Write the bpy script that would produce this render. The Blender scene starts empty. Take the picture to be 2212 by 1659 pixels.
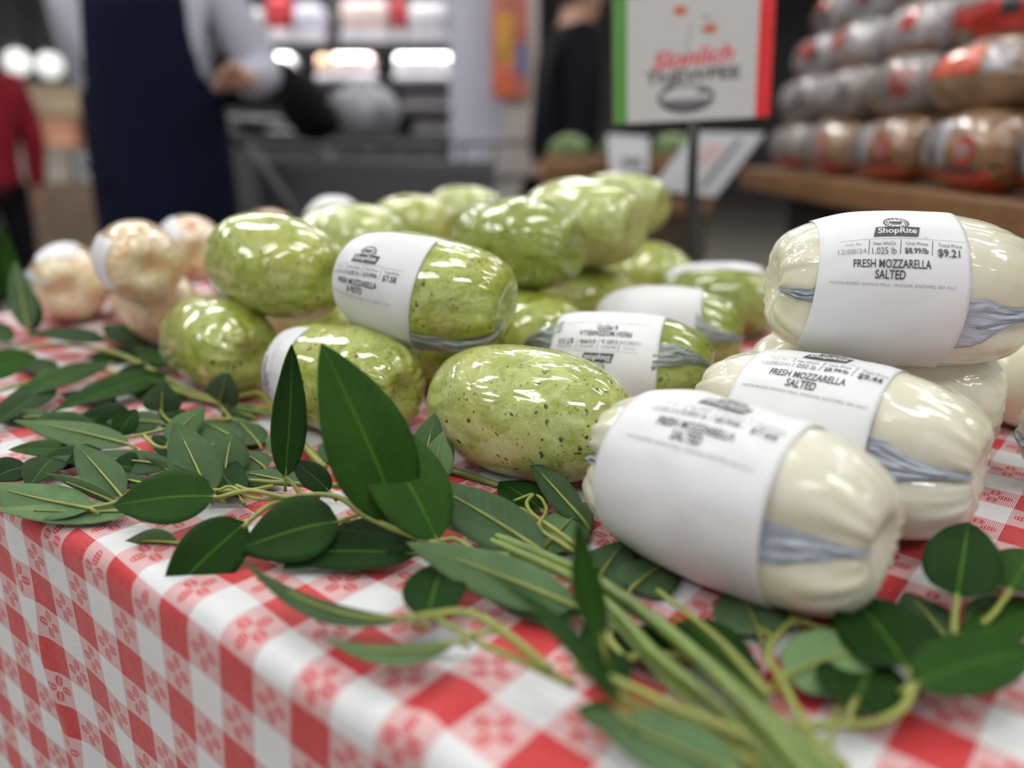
import bpy, bmesh, math, random
import numpy as np
from mathutils import Vector, Matrix

random.seed(7)
C = bpy.context.scene.collection
SC = bpy.context.scene
R_ = math.radians
CM = 0.01

# ------------------------------------------------------------------ camera
# world: metres, z = 0 is the table top, +Y is the way the camera looks
FPX, PIT, CAMH = 1661.0, math.atan((829.5 - 300.0) / 1661.0), 21.5
cam_d = bpy.data.cameras.new('camera')
cam = bpy.data.objects.new('camera', cam_d); C.objects.link(cam)
cam_d.sensor_width = 36.0
cam_d.lens = FPX / 2212.0 * 36.0
cam_d.clip_start = 0.01
cam.location = (0, 0, CAMH * CM)
cam.rotation_euler = (math.pi / 2 - PIT, 0, 0)
cam_d.dof.use_dof = True
cam_d.dof.focus_distance = 0.475
cam_d.dof.aperture_fstop = 2.25
cam_d.dof.aperture_blades = 0
SC.camera = cam

# ------------------------------------------------------------------ view / world
SC.view_settings.view_transform = 'Standard'
SC.view_settings.look = 'None'
SC.view_settings.gamma = 1.0
SC.view_settings.use_curve_mapping = False
SC.view_settings.exposure = 0.06
W = bpy.data.worlds.new('store_air'); SC.world = W
W.use_nodes = True
W.node_tree.nodes['Background'].inputs[0].default_value = (0.85, 0.9, 1.0, 1)
W.node_tree.nodes['Background'].inputs[1].default_value = 0.045
TUBE_POWER = 37.0
SC.cycles.use_light_tree = False; SC.cycles.max_bounces = 4; SC.cycles.diffuse_bounces = 3; SC.cycles.glossy_bounces = 3; SC.cycles.transmission_bounces = 3
SC.cycles.adaptive_threshold = 0.07; SC.cycles.sample_clamp_indirect = 4.0

# ------------------------------------------------------------------ node helpers
class G:
    """small expression builder on a material node tree"""
    def __init__(s, name):
        s.m = bpy.data.materials.new(name); s.m.use_nodes = True
        s.t = s.m.node_tree; s.n = s.t.nodes; s.l = s.t.links
        s.b = s.n['Principled BSDF']
    def put(s, sock, v):
        if isinstance(v, bpy.types.NodeSocket): s.l.new(v, sock)
        elif isinstance(v, (tuple, list)):
            sock.default_value = tuple(v) + ((1,) if len(v) == 3 and len(sock.default_value) == 4 else ())
        else: sock.default_value = v
    def node(s, typ, ins=(), out=0, **props):
        k = s.n.new(typ)
        for a, v in props.items(): setattr(k, a, v)
        for i, v in (ins.items() if isinstance(ins, dict) else enumerate(ins)):
            if v is not None: s.put(k.inputs[i], v)
        return k.outputs[out]
    def ma(s, op, a, b=0.0, c=0.0): return s.node('ShaderNodeMath', (a, b, c), operation=op)
    def mix(s, f, a, b):
        k = s.n.new('ShaderNodeMix'); k.data_type = 'RGBA'
        s.put(k.inputs[0], f); s.put(k.inputs[6], a); s.put(k.inputs[7], b)
        return k.outputs[2]
    def noise(s, vec, scale, detail=3.0, rough=.5, dist=0.0):
        return s.node('ShaderNodeTexNoise', {'Vector': vec, 'Scale': scale, 'Detail': detail, 'Roughness': rough, 'Distortion': dist})
    def ramp(s, f, lo, hi): return s.node('ShaderNodeMapRange', {'Value': f, 'From Min': lo, 'From Max': hi})
    def obj(s): return s.node('ShaderNodeTexCoord', out=3)
    def uv(s): return s.node('ShaderNodeTexCoord', out=2)
    def rnd(s): return s.node('ShaderNodeObjectInfo', out=5)
    def off(s, vec, k=37.0):
        r = s.ma('MULTIPLY', s.rnd(), k)
        return s.node('ShaderNodeVectorMath', (vec, r), operation='ADD')
    def scl(s, vec, v): return s.node('ShaderNodeVectorMath', (vec, v), operation='MULTIPLY')
    def bump(s, h, dist, strength=1.0):
        return s.node('ShaderNodeBump', {'Strength': strength, 'Distance': dist, 'Height': h})
    def set(s, **kw):
        for k, v in kw.items():
            s.put(s.b.inputs[k.replace('_', ' ')], v)
        return s

def plain(name, col, rough=.5, coat=0.0, metal=0.0, bump=0.0, bscale=60.0, var=0.0, emit=0.0, spec=.5):
    g = G(name); g.set(Specular_IOR_Level=spec)
    n = g.noise(g.obj(), bscale, 2.0)
    if var:
        g.set(Base_Color=g.mix(g.ramp(n, .3, .7), tuple(c * (1 - var) for c in col), tuple(min(1, c * (1 + var)) for c in col)))
    else: g.set(Base_Color=col)
    g.set(Roughness=rough, Coat_Weight=coat, Metallic=metal, Coat_Roughness=.08)
    if bump: g.set(Normal=g.bump(n, bump))
    if emit: g.set(Emission_Color=col, Emission_Strength=emit)
    return g.m

M = {}
def film_normal(g, strength=1.0, lo=.48):
    """wrinkled clear film: long creases along the log, finer crinkle on top"""
    v = g.off(g.obj(), 13.0)
    a = g.noise(g.scl(v, (0.2, 1, 1)), 110.0, 1.5, .55, .6)
    b = g.noise(g.scl(v, (0.6, 1, 1)), 26.0, 1.0)
    patch = g.ramp(b, lo, lo + .14)
    h = g.ma('ADD', g.ma('MULTIPLY', g.ma('MULTIPLY', a, .55), patch), b)
    return g.bump(h, .0021, strength)

def m_pesto(name, tint, deepamt):
    g = G(name)
    v = g.off(g.obj())
    warp = g.noise(v, 20.0, 2.0)
    big = g.noise(g.scl(v, (.75, 1, 1)), 34.0, 3.5, .62, 1.8)
    fib = g.noise(g.scl(v, (1, .5, 1.7)), 95.0, 4.0, .7, .9)
    light, mid, deep = (.50, .545, .155), (.25, .31, .016), (.075, .110, .004)
    c = g.mix(g.ramp(big, .40, .58), mid, light)
    c = g.mix(g.ma('MULTIPLY', g.ramp(fib, .52, .70), deepamt), c, deep)
    c = g.mix(g.ma('MULTIPLY', g.ramp(warp, .52, .68), .6), c, (.42, .40, .035))
    c = g.mix(g.ma('MULTIPLY', g.ramp(fib, .47, .34), .75), c, (.62, .67, .32))
    vor = g.node('ShaderNodeTexVoronoi', {'Vector': g.node('ShaderNodeVectorMath', (v, g.scl(g.node('ShaderNodeTexNoise', {'Vector': v, 'Scale': 60.0}, out=1), (.016, .016, .016))), operation='ADD'), 'Scale': 125.0})
    big_gate = g.ramp(g.noise(v, 40.0, 1.0), .50, .54)
    sp = g.ma('MULTIPLY', g.ma('LESS_THAN', vor, .20), big_gate)
    vor2 = g.node('ShaderNodeTexVoronoi', {'Vector': v, 'Scale': 260.0})
    sp2 = g.ma('MULTIPLY', g.ma('LESS_THAN', vor2, .24), g.ramp(g.noise(v, 55.0, 1.0), .46, .56))
    c = g.mix(tint[3], c, tint[:3])
    c = g.mix(g.ma('MULTIPLY', g.ma('MAXIMUM', sp, g.ma('MULTIPLY', sp2, .6)), .93), c, (.014, .030, .004))
    nb = film_normal(g)
    g.set(Base_Color=c, Roughness=.42, Coat_Weight=1.0, Coat_IOR=1.65, Coat_Roughness=.02, Coat_Normal=nb)
    return g.m
M['pesto'] = m_pesto('pesto_mozzarella', (.30, .35, .03, .30), .85)
M['pesto_marbled'] = m_pesto('marbled_pesto_mozzarella', (.55, .60, .27, .20), .45)
M['pesto_pale'] = m_pesto('pale_pesto_mozzarella', (.50, .56, .20, .55), .5)
M['pesto_deep'] = m_pesto('deep_green_pesto_mozzarella', (.14, .20, .004, .62), .9)

def m_mozz(name, base, patch, amt):
    g = G(name); v = g.off(g.obj())
    n = g.noise(v, 22.0, 4.0, .55, .8); n2 = g.noise(v, 70.0, 3.0)
    c = g.mix(g.ramp(n, .35, .65), base, tuple(b * .93 for b in base[:2]) + (base[2] * .80,))
    c = g.mix(g.ma('MULTIPLY', g.ramp(n2, .5, .75), .5), c, (.86, .86, .80))
    if amt: c = g.mix(g.ma('MULTIPLY', g.ramp(g.noise(v, 26.0, 4.0, .6, 1.0), .45, .62), amt), c, patch)
    g.set(Base_Color=c, Roughness=.45, Coat_Weight=1.0, Coat_IOR=1.6, Coat_Roughness=.035, Coat_Normal=film_normal(g, 1.7, .30))
    return g.m
M['mozz'] = m_mozz('fresh_mozzarella', (.78, .765, .635), (.8, .7, .4), 0)
M['smoked'] = m_mozz('smoked_mozzarella', (.78, .66, .44), (.52, .24, .07), .75)

def m_film(name, col):
    g = G(name); v = g.off(g.obj(), 9.0)
    n = g.noise(g.scl(v, (.25, 1, 1)), 260.0, 3.0, .6, .5)
    c = g.mix(g.ramp(n, .3, .7), tuple(x * .62 for x in col), col)
    g.set(Base_Color=c, Roughness=.22, Coat_Weight=.8, Coat_Roughness=.06, Normal=g.bump(n, .004), Alpha=.88)
    return g.m
M['film'] = m_film('gathered_clear_film', (.62, .69, .80))
M['film_grey'] = m_film('gathered_film_over_pesto', (.40, .46, .42))

def m_paper():
    g = G('label_paper'); v = g.off(g.obj(), 5.0)
    n = g.noise(v, 26.0, 2.0)
    g.set(Base_Color=(.79, .80, .82), Roughness=.5, Coat_Weight=.25, Coat_Roughness=.3, Normal=g.bump(n, .006, .7))
    return g.m
M['paper'] = m_paper()
M['ink'] = plain('thermal_print_ink', (.035, .035, .04), .6)
M['ink_faint'] = plain('faint_thermal_print', (.30, .30, .31), .6)
M['ink_white'] = plain('unprinted_white', (.8, .81, .83), .5)

def m_cloth():
    g = G('gingham_cloth'); uv = g.uv()
    sx = g.node('ShaderNodeSeparateXYZ', (uv,))
    u, vv = sx.node.outputs[0], sx.node.outputs[1]
    def cell(x): return g.ma('FLOORED_MODULO', g.ma('FLOOR', x), 2.0)
    cu, cv = cell(u), cell(vv)
    fu, fv = g.ma('FRACT', u), g.ma('FRACT', vv)
    both = g.ma('MULTIPLY', cu, cv)
    mixed = g.ma('ABSOLUTE', g.ma('SUBTRACT', cu, cv))
    K = 2 * math.pi
    # woven hatch of the half-tone squares; its direction follows the red thread
    s1 = g.ma('SINE', g.ma('MULTIPLY', fu, K * 24)); s2 = g.ma('SINE', g.ma('MULTIPLY', fv, K * 24))
    hs = g.ma('ADD', g.ma('MULTIPLY', s1, cv), g.ma('MULTIPLY', s2, cu))
    hatch = g.ramp(hs, -.25, .35)
    # four-petal motif
    px, py = g.ma('SUBTRACT', fu, .5), g.ma('SUBTRACT', fv, .5)
    ax, ay = g.ma('ABSOLUTE', px), g.ma('ABSOLUTE', py)
    big, small = g.ma('MAXIMUM', ax, ay), g.ma('MINIMUM', ax, ay)
    e1 = g.ma('POWER', g.ma('DIVIDE', g.ma('SUBTRACT', big, .245), .165), 2.0)
    e2 = g.ma('POWER', g.ma('DIVIDE', small, .135), 2.0)
    petal = g.ramp(g.ma('ADD', e1, e2), 1.1, .9)
    d1 = g.ma('SINE', g.ma('MULTIPLY', big, K * 15)); d2 = g.ma('SINE', g.ma('MULTIPLY', small, K * 11))
    dash = g.ma('MULTIPLY', g.ramp(d1, .35, .6), g.ramp(d2, -.2, .3))
    motif = g.ma('SUBTRACT', 1.0, g.ma('MULTIPLY', dash, .85))
    half = g.mix(petal, hatch, motif)
    red_amt = g.ma('ADD', both, g.ma('MULTIPLY', mixed, half))
    red = (.47, .016, .022); white = (.76, .78, .79)
    c = g.mix(red_amt, white, red)
    g.set(Base_Color=c, Roughness=.46, Sheen_Weight=.15, Specular_IOR_Level=.4)
    em = g.noise(uv, 2.6, 2.0, .5, 2.2)
    rings = g.ma('SINE', g.ma('MULTIPLY', em, 40.0))
    weave = g.ma('SINE', g.ma('MULTIPLY', fu, K * 40))
    h = g.ma('ADD', g.ma('MULTIPLY', rings, g.ma('SUBTRACT', 1.0, mixed)), g.ma('MULTIPLY', weave, .12))
    cr = g.noise(uv, .9, 3.0, .6, .5)
    b1 = g.bump(h, .0006, .35)
    k = g.n.new('ShaderNodeBump'); k.inputs['Strength'].default_value = .5; k.inputs['Distance'].default_value = .004
    g.l.new(cr, k.inputs['Height']); g.l.new(b1, k.inputs['Normal'])
    g.set(Normal=k.outputs[0])
    return g.m
M['cloth'] = m_cloth()

def m_leaf(name, base, vein, weave, rough):
    g = G(name); uv = g.uv()
    s = g.node('ShaderNodeSeparateXYZ', (uv,)); u, v = s.node.outputs[0], s.node.outputs[1]
    av = g.ma('ABSOLUTE', v)
    mid = g.ramp(av, .055, .015)
    lat = g.ma('SINE', g.ma('MULTIPLY', g.ma('SUBTRACT', u, g.ma('MULTIPLY', av, .16)), 95.0))
    lat = g.ma('MULTIPLY', g.ramp(lat, .90, 1.0), .16)
    ov = g.off(g.obj(), 21.0)
    n = g.noise(ov, 45.0, 4.0, .6)
    rr = g.rnd(); tone = g.ma('ADD', .68, g.ma('MULTIPLY', g.ma('MULTIPLY', rr, rr), 1.25))
    hs = g.node('ShaderNodeHueSaturation', {'Color': g.mix(g.ramp(n, .3, .7), tuple(b * .72 for b in base), base), 'Value': tone, 'Hue': g.ma('SUBTRACT', .505, g.ma('MULTIPLY', rr, .02))})
    c = g.mix(g.ma('MAXIMUM', g.ma('MULTIPLY', mid, .75), lat), hs, vein)
    f = g.ma('MULTIPLY', g.ma('SINE', g.ma('MULTIPLY', u, 420.0)), g.ma('SINE', g.ma('MULTIPLY', v, 130.0)))
    g.set(Base_Color=c, Roughness=rough, Specular_IOR_Level=.08,
          Normal=g.bump(g.ma('ADD', g.ma('MULTIPLY', f, weave), g.ma('MULTIPLY', g.ma('ADD', mid, lat), .5)), .0012, .5))
    return g.m
M['leaf_top'] = m_leaf('eucalyptus_leaf_face', (.0085, .036, .0038), (.05, .13, .012), .15, .55)
M['leaf_back'] = m_leaf('eucalyptus_leaf_back', (.075, .135, .060), (.13, .19, .055), .5, .7)
M['stem'] = plain('plastic_twig', (.22, .25, .045), .42, var=.25, bscale=40, bump=.001)
M['stem_dark'] = plain('dark_plastic_stem', (.10, .15, .025), .45, var=.3, bscale=50, bump=.002)

# ------------------------------------------------------------------ mesh helpers
def tag(o, label, cat, group=None):
    o['label'] = label; o['category'] = cat
    if group: o['group'] = group
    return o
def empty(name, loc=(0, 0, 0), rz=0.0):
    o = bpy.data.objects.new(name, None); C.objects.link(o)
    o.empty_display_size = .02; o.location = loc; o.rotation_euler = (0, 0, rz); return o
def thing(name, label, cat, loc=(0, 0, 0), rz=0.0, group=None): return tag(empty(name, loc, rz), label, cat, group)
def mesh_obj(name, V, Fs, mat=None, parent=None, smooth=True, uvs=None, mats=None, midx=None):
    me = bpy.data.meshes.new(name); me.from_pydata([tuple(v) for v in V], [], Fs)
    if mats:
        for m in mats: me.materials.append(m)
        if midx is not None: me.polygons.foreach_set('material_index', midx)
    elif mat: me.materials.append(mat)
    if uvs is not None:
        ul = me.uv_layers.new(name='UVMap')
        idx = np.zeros(len(me.loops), dtype=np.int32); me.loops.foreach_get('vertex_index', idx)
        ul.data.foreach_set('uv', np.asarray(uvs, dtype=np.float32)[idx].ravel())
    if smooth: me.polygons.foreach_set('use_smooth', [True] * len(me.polygons))
    me.update()
    o = bpy.data.objects.new(name, me); C.objects.link(o)
    if parent: o.parent = parent
    return o
def bm_obj(name, bm, mat, parent=None, smooth=False, bevel=0.0, seg=2):
    me = bpy.data.meshes.new(name); bm.to_mesh(me); bm.free(); me.materials.append(mat)
    if smooth: me.polygons.foreach_set('use_smooth', [True] * len(me.polygons))
    o = bpy.data.objects.new(name, me); C.objects.link(o)
    if parent: o.parent = parent
    if bevel:
        b = o.modifiers.new('bevel', 'BEVEL'); b.width = bevel; b.segments = seg; b.limit_method = 'ANGLE'
    return o
def boxes(name, lst, mat, parent=None, bevel=0.0, seg=2):
    bm = bmesh.new()
    for (x0, y0, z0, x1, y1, z1) in lst:
        m = Matrix.Translation(((x0 + x1) / 2, (y0 + y1) / 2, (z0 + z1) / 2)) @ Matrix.Diagonal((x1 - x0, y1 - y0, z1 - z0, 1))
        bmesh.ops.create_cube(bm, size=1, matrix=m)
    return bm_obj(name, bm, mat, parent, bevel=bevel, seg=seg)
def struct(o): o['kind'] = 'structure'; return o
def catmull(P, n=8):
    P = [Vector(p) for p in P]; Q = [P[0] * 2 - P[1]] + P + [P[-1] * 2 - P[-2]]; out = []
    for i in range(1, len(Q) - 2):
        for k in range(n):
            t = k / n; a, b, c, d = Q[i - 1], Q[i], Q[i + 1], Q[i + 2]
            out.append(.5 * ((2 * b) + (c - a) * t + (2 * a - 5 * b + 4 * c - d) * t * t + (3 * b - a - 3 * c + d) * t ** 3))
    out.append(P[-1]); return out
def tube_data(P, r, k=8):
    V = []; Fs = []; up = Vector((0, 0, 1)); n = len(P)
    for i, p in enumerate(P):
        d = (P[min(i + 1, n - 1)] - P[max(i - 1, 0)]).normalized()
        s = d.cross(up)
        s = s.normalized() if s.length > 1e-4 else Vector((1, 0, 0))
        w = s.cross(d); rr = r[i] if isinstance(r, (list, tuple)) else r
        for j in range(k):
            a = 2 * math.pi * j / k; V.append(p + (s * math.cos(a) + w * math.sin(a)) * rr)
    for i in range(n - 1):
        for j in range(k):
            a, b = i * k + j, i * k + (j + 1) % k; Fs.append((a, b, b + k, a + k))
    Fs.append(tuple(range(k))[::-1]); Fs.append(tuple(range((n - 1) * k, n * k)))
    return V, Fs
def tube(name, P, r, mat, parent=None, k=8):
    V, Fs = tube_data(P, r, k); return mesh_obj(name, V, Fs, mat, parent)

def ray(px, py):
    x = (px - 1106.0) / FPX; y = -(py - 829.5) / FPX
    return Vector((x, math.cos(PIT) + y * math.sin(PIT), y * math.cos(PIT) - math.sin(PIT)))
def at(px, py, z=0.0):
    """point (m) at height z (cm above the table) or, given 'd<cm>', at that depth"""
    d = ray(px, py)
    if isinstance(z, str): k = float(z[1:]) / (d.y if z[0] == 'y' else 1.0)
    else: k = (z - CAMH) / d.z
    return (Vector((0, 0, CAMH)) + d * k) * CM

# ------------------------------------------------------------------ lettering
STR = set()
def want(*a): STR.update(a)
want('12/08/24', 'Sell By', 'Net Wt/Ct', 'Unit Price', 'Total Price', '$8.99/lb', '$10.99/lb', 'FRESH MOZZARELLA', 'SALTED', '& PESTO', 'ShopRite', 'TM',
     'PASTEURIZED WHOLE MILK, VINEGAR, ENZYMES, SEA SALT', 'PASTEURIZED WHOLE MILK, BASIL, OIL, GARLIC, SALT',
     '1.025 lb', '$9.21', '1.050 lb', '$9.44', '0.850 lb', '$7.64', '0.690 lb', '$7.58', '0.685 lb', '$7.53', 'Slonlich', 'THEWPEE', '60')
TXT = {}
def build_text():
    obs = []
    for s in sorted(STR):
        cu = bpy.data.curves.new('lettering', 'FONT'); cu.body = s; cu.size = 1; cu.resolution_u = 3
        if s in ('FRESH MOZZARELLA', 'SALTED', '& PESTO', 'ShopRite', 'Slonlich', 'THEWPEE', '60') or s[0] == '$': cu.offset = .018
        o = bpy.data.objects.new('lettering', cu); C.objects.link(o); obs.append((s, o))
    dg = bpy.context.evaluated_depsgraph_get()
    for s, o in obs:
        me = o.evaluated_get(dg).to_mesh()
        V = np.array([v.co[:2] for v in me.vertices]); Fs = [tuple(p.vertices) for p in me.polygons]
        lo, hi = V.min(0), V.max(0)
        TXT[s] = ((V - (lo + hi) / 2) / (hi - lo), Fs)     # unit box, centred
        o.evaluated_get(dg).to_mesh_clear()
    for s, o in obs:
        cu = o.data; bpy.data.objects.remove(o); bpy.data.curves.remove(cu)
build_text()
def word(s, cx, cy, w, h, shear=0.0, rise=0.0):
    V, Fs = TXT[s]; X = V[:, 0] * w; Y = V[:, 1] * h
    return np.stack([cx + X + shear * Y, cy + Y + rise * X], 1), Fs
def quad2(x0, y0, x1, y1, shear=0.0, n=1):
    ym = (y0 + y1) / 2; V = []; Fs = []
    for i in range(n + 1):
        x = x0 + (x1 - x0) * i / n
        V += [(x + shear * (y0 - ym), y0), (x + shear * (y1 - ym), y1)]
    for i in range(n): Fs.append((2 * i, 2 * i + 2, 2 * i + 3, 2 * i + 1))
    return np.array(V), Fs
def ring2(cx, cy, rx, ry, k, n=28):
    V = []; Fs = []
    for i in range(n):
        a = 2 * math.pi * i / n
        for q in (1.0, k): V.append((cx + rx * q * math.cos(a), cy + ry * q * math.sin(a)))
    for i in range(n):
        j = (i + 1) % n; Fs.append((2 * i, 2 * j, 2 * j + 1, 2 * i + 1))
    return np.array(V), Fs
def blob2(cx, cy, rx, ry, n=20, a0=0.0, a1=2 * math.pi):
    V = [(cx + rx * math.cos(a0 + (a1 - a0) * i / n), cy + ry * math.sin(a0 + (a1 - a0) * i / n)) for i in range(n + (0 if abs(a1 - a0 - 2 * math.pi) < 1e-6 else 1))]
    return np.array(V), [tuple(range(len(V)))]
def join2(parts):
    V = []; Fs = []; k = 0
    for v, f in parts:
        V.append(v); Fs += [tuple(i + k for i in q) for q in f]; k += len(v)
    return np.concatenate(V), Fs
def print_layout(wt, unit, tot, second, small):
    dark = [quad2(-2.8, 1.74, 4.1, 1.76, n=6)]
    for x in (-1.25, .45, 2.2): dark.append(quad2(x - .02, .72, x + .02, 1.66, .12))
    dark += [word('Net Wt/Ct', -.4, 1.42, 1.2, .24), word('Unit Price', 1.35, 1.42, 1.2, .24), word('Total Price', 3.2, 1.42, 1.35, .24)]
    dark += [word(wt, -.45, .95, 1.3, .42), word(unit, 1.3, .95, 1.3, .42), word(tot, 3.1, .9, 1.25, .56)]
    dark += [word('FRESH MOZZARELLA', 0, .17, 4.2, .52), word(second, -.1, -.47, 1.65, .54)]
    dark += [quad2(-.85, 1.92, 1.6, 2.66, .30, 4), ring2(.45, 3.02, .72, .52, .88)]
    dark += [quad2(.05, 2.98, .78, 3.16, .5), quad2(.15, 2.86, .7, 2.92, .2)]
    for i in range(14):
        a = 2 * math.pi * i / 14; dark.append(blob2(.45 + .53 * math.cos(a), 3.02 + .37 * math.sin(a), .05, .06, 6))
    faint = [word('Sell By', -2.05, 1.42, .9, .22), word('12/08/24', -2.15, .95, 1.5, .34), word(small, .15, -1.08, 6.9, .2), word('TM', 1.9, 1.86, .22, .1)]
    white = [word('ShopRite', .38, 2.28, 2.15, .56, .15)]
    return join2(dark), join2(faint), join2(white)

# ------------------------------------------------------------------ cheese logs
class Log:
    def __init__(s, x, y, z, az, tl, L, R, n=2.5, seed=0, groove=(), lump=.018, pleat=.03, flat=None, dim=.15):
        s.__dict__.update(L=L, R=R, n=n, groove=groove, lump=lump, pleat=pleat, dim=dim, flat=flat if flat else R * .95)
        a, t = R_(az), R_(tl)
        ax = Vector((math.sin(a) * math.cos(t), math.cos(a) * math.cos(t), math.sin(t)))
        sd = Vector((0, 0, 1)).cross(ax).normalized(); up = ax.cross(sd)
        s.M = Matrix.Translation(Vector((x, y, z)) * CM) @ Matrix((ax, sd, up)).transposed().to_4x4()
        rs = np.random.RandomState(seed); s.ph = rs.uniform(0, 6.28, 12); s.k = rs.randint(13, 20)
    def r(s, t, ph, body=True):
        t = np.clip(t, -1, 1)
        b = s.R * (1 - np.abs(t) ** s.n) ** (1 / s.n)
        p = s.ph
        lump = s.lump * (np.sin(2.3 * t + p[0] + ph) + .7 * np.sin(4.1 * t + p[1] - 2 * ph) + .5 * np.sin(6.0 * t + p[2] + 3 * ph))
        f = 1 + lump
        if body:
            for (g, d, w) in s.groove:
                dd = (ph - R_(g) + math.pi) % (2 * math.pi) - math.pi
                f = f - d * np.exp(-(dd / R_(w)) ** 2) * (.35 + .65 * np.clip(np.abs(t) * 1.15, 0, 1) ** 1.5)
            e = np.clip((np.abs(t) - .62) / .34, 0, 1)
            f = f + s.pleat * e * (np.sin(s.k * ph + p[3] + 3 * t) + .6 * np.sin((2 * s.k + 3) * ph + p[4]))
        return b * f
    def pt(s, u, ph, off=0.0, body=True):
        u = np.asarray(u, float); ph = np.asarray(ph, float)
        t = 2 * u / s.L; r = s.r(t, ph, body) + off
        x = u - s.dim * s.L * .5 * np.sign(t) * np.exp(-(r / (s.R * .32)) ** 2) * (np.abs(t) > .5)
        y = -r * np.cos(ph); z = r * np.sin(ph)
        z = np.where(z < -s.flat, -s.flat + (z + s.flat) * .15 - (off if not body else 0) * .3, z)
        return np.stack([x, y, z], -1) * CM

def make_log(name, P, kind_mat, label, cat, group, lab=None, txt=None, film=(), hi=True, n=2.5, seed=0, groove=(), lump=.018, pleat=.03, lab_mat=None):
    x, y, z, az, tl, L, R = P
    lg = Log(x, y, z, az, tl, L, R, n=n, seed=seed, groove=groove, lump=lump, pleat=pleat)
    root = bpy.data.objects.new(name, None); C.objects.link(root); root.empty_display_size = .03
    root.matrix_world = lg.M; tag(root, label, cat, group)
    nu, nv = (72, 84) if hi else (44, 56)
    tt = np.sin(np.linspace(-math.pi / 2, math.pi / 2, nu)); ph = np.linspace(0, 2 * math.pi, nv, endpoint=False)
    TT, PH = np.meshgrid(tt[1:-1], ph, indexing='ij')
    V = lg.pt(TT * L / 2, PH).reshape(-1, 3)
    e = L / 2 * (1 - lg.dim) * CM
    V = np.concatenate([V, [[-e, 0, 0], [e, 0, 0]]])
    m = nu - 2; Fs = []
    for i in range(m - 1):
        for j in range(nv):
            j2 = (j + 1) % nv; Fs.append((i * nv + j, i * nv + j2, (i + 1) * nv + j2, (i + 1) * nv + j))
    for j in range(nv):
        j2 = (j + 1) % nv
        Fs.append((m * nv, j2, j)); Fs.append((m * nv + 1, (m - 1) * nv + j, (m - 1) * nv + j2))
    mesh_obj('cheese', V, Fs, kind_mat, root)
    rs = np.random.RandomState(seed + 100)
    if lab:
        u0, u1, p0, p1 = lab[:4]; slant = lab[4] if len(lab) > 4 else 0.0
        a, b = (30, 44) if hi else (16, 24)
        U, Q = np.meshgrid(np.linspace(0, 1, a), np.linspace(0, 1, b), indexing='ij')
        w = rs.uniform(0, 6, 4)
        uu = u0 + (u1 - u0) * U + .10 * np.sin(Q * 5 + w[0]) * (2 * U - 1) + .12 * np.sin(Q * 3 + w[1])
        pp = R_(p0) + R_(p1 - p0) * Q + R_(2.0) * np.sin(U * 7 + w[2]) * (2 * Q - 1) + R_(slant) * U * Q
        top = lg.pt(uu, pp, .09 + .03 * np.sin(uu * 2.1 + w[3]) * np.sin(pp * 4), False).reshape(-1, 3)
        bot = lg.pt(uu, pp, .05, False).reshape(-1, 3)
        V = np.concatenate([top, bot]); Fs = []; N = a * b
        for i in range(a - 1):
            for j in range(b - 1):
                q = (i * b + j, (i + 1) * b + j, (i + 1) * b + j + 1, i * b + j + 1)
                Fs.append(q); Fs.append(tuple(k + N for k in q[::-1]))
        rim = [i * b for i in range(a)] + [(a - 1) * b + j for j in range(1, b)] + [i * b + b - 1 for i in range(a - 2, -1, -1)] + [j for j in range(b - 2, 0, -1)]
        for i in range(len(rim)):
            c, d = rim[i], rim[(i + 1) % len(rim)]; Fs.append((d, c, c + N, d + N))
        lo = mesh_obj('label', V, Fs, lab_mat or M['paper'], root)
        lo['label'] = 'white printed paper label'
        if txt:
            uc, pc, sc, mode, wt, unit, tot, second, small = txt
            for nm, (v2, f2), mt, of in zip(('print', 'faint_print', 'logo_lettering'), print_layout(wt, unit, tot, second, small), (M['ink'], M['ink_faint'], M['ink_white']), (.135, .135, .15)):
                X, Y = v2[:, 0] * sc, v2[:, 1] * sc
                if mode == 'flip': X, Y = -X, -Y
                if mode == 'rot': X, Y = -Y, X
                u = uc + X; p = R_(pc) + Y / R
                keep = (u > u0 + .05) & (u < u1 - .05) & (p > R_(p0 + 1)) & (p < R_(p1 - 1))
                f2 = [f for f in f2 if all(keep[i] for i in f)]
                mesh_obj(nm, lg.pt(u, p, of, False), f2, mt, lo, smooth=False)
    for (side, g, wid, ua) in film:            # gathered film running from the end pucker to the label
        a, b = 26, 26; V = []; Fs = []
        w = rs.uniform(0, 6, 5)
        for i in range(a):
            q = i / (a - 1)
            u = side * (L / 2 * .985 - (L / 2 * .985 - abs(ua)) * q)
            ww = wid * (.16 + .84 * q ** 1.3) * (1 + .16 * math.sin(7 * q + w[0]) + .06 * math.sin(17 * q + w[4]))
            for j in range(b):
                s2 = j / (b - 1) * 2 - 1
                phh = R_(g + 5 * math.sin(3 * q + w[1]) * q) + R_(ww) * s2
                bulge = (.34 * (1 - s2 * s2) + .12 * math.sin(9 * s2 + 5 * q + w[2]) + .09 * math.sin(17 * s2 - 8 * q + w[3]) + .06 * math.sin(19 * q + 7 * s2)) * (.3 + .7 * math.sin(math.pi * min(1, q + .15)))
                lim = .06 + max(0, bulge) * (1 - abs(s2) ** 4)
                V.append(lg.pt(u, phh, lim))
        for i in range(a - 1):
            for j in range(b - 1): Fs.append((i * b + j, (i + 1) * b + j, (i + 1) * b + j + 1, i * b + j + 1))
        o = mesh_obj('film_gather', V, Fs, M['film'] if kind_mat in (M['mozz'], M['smoked']) else M['film_grey'], root)
        sd = o.modifiers.new('thick', 'SOLIDIFY'); sd.thickness = .0006; sd.offset = -1
    return root

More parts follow.
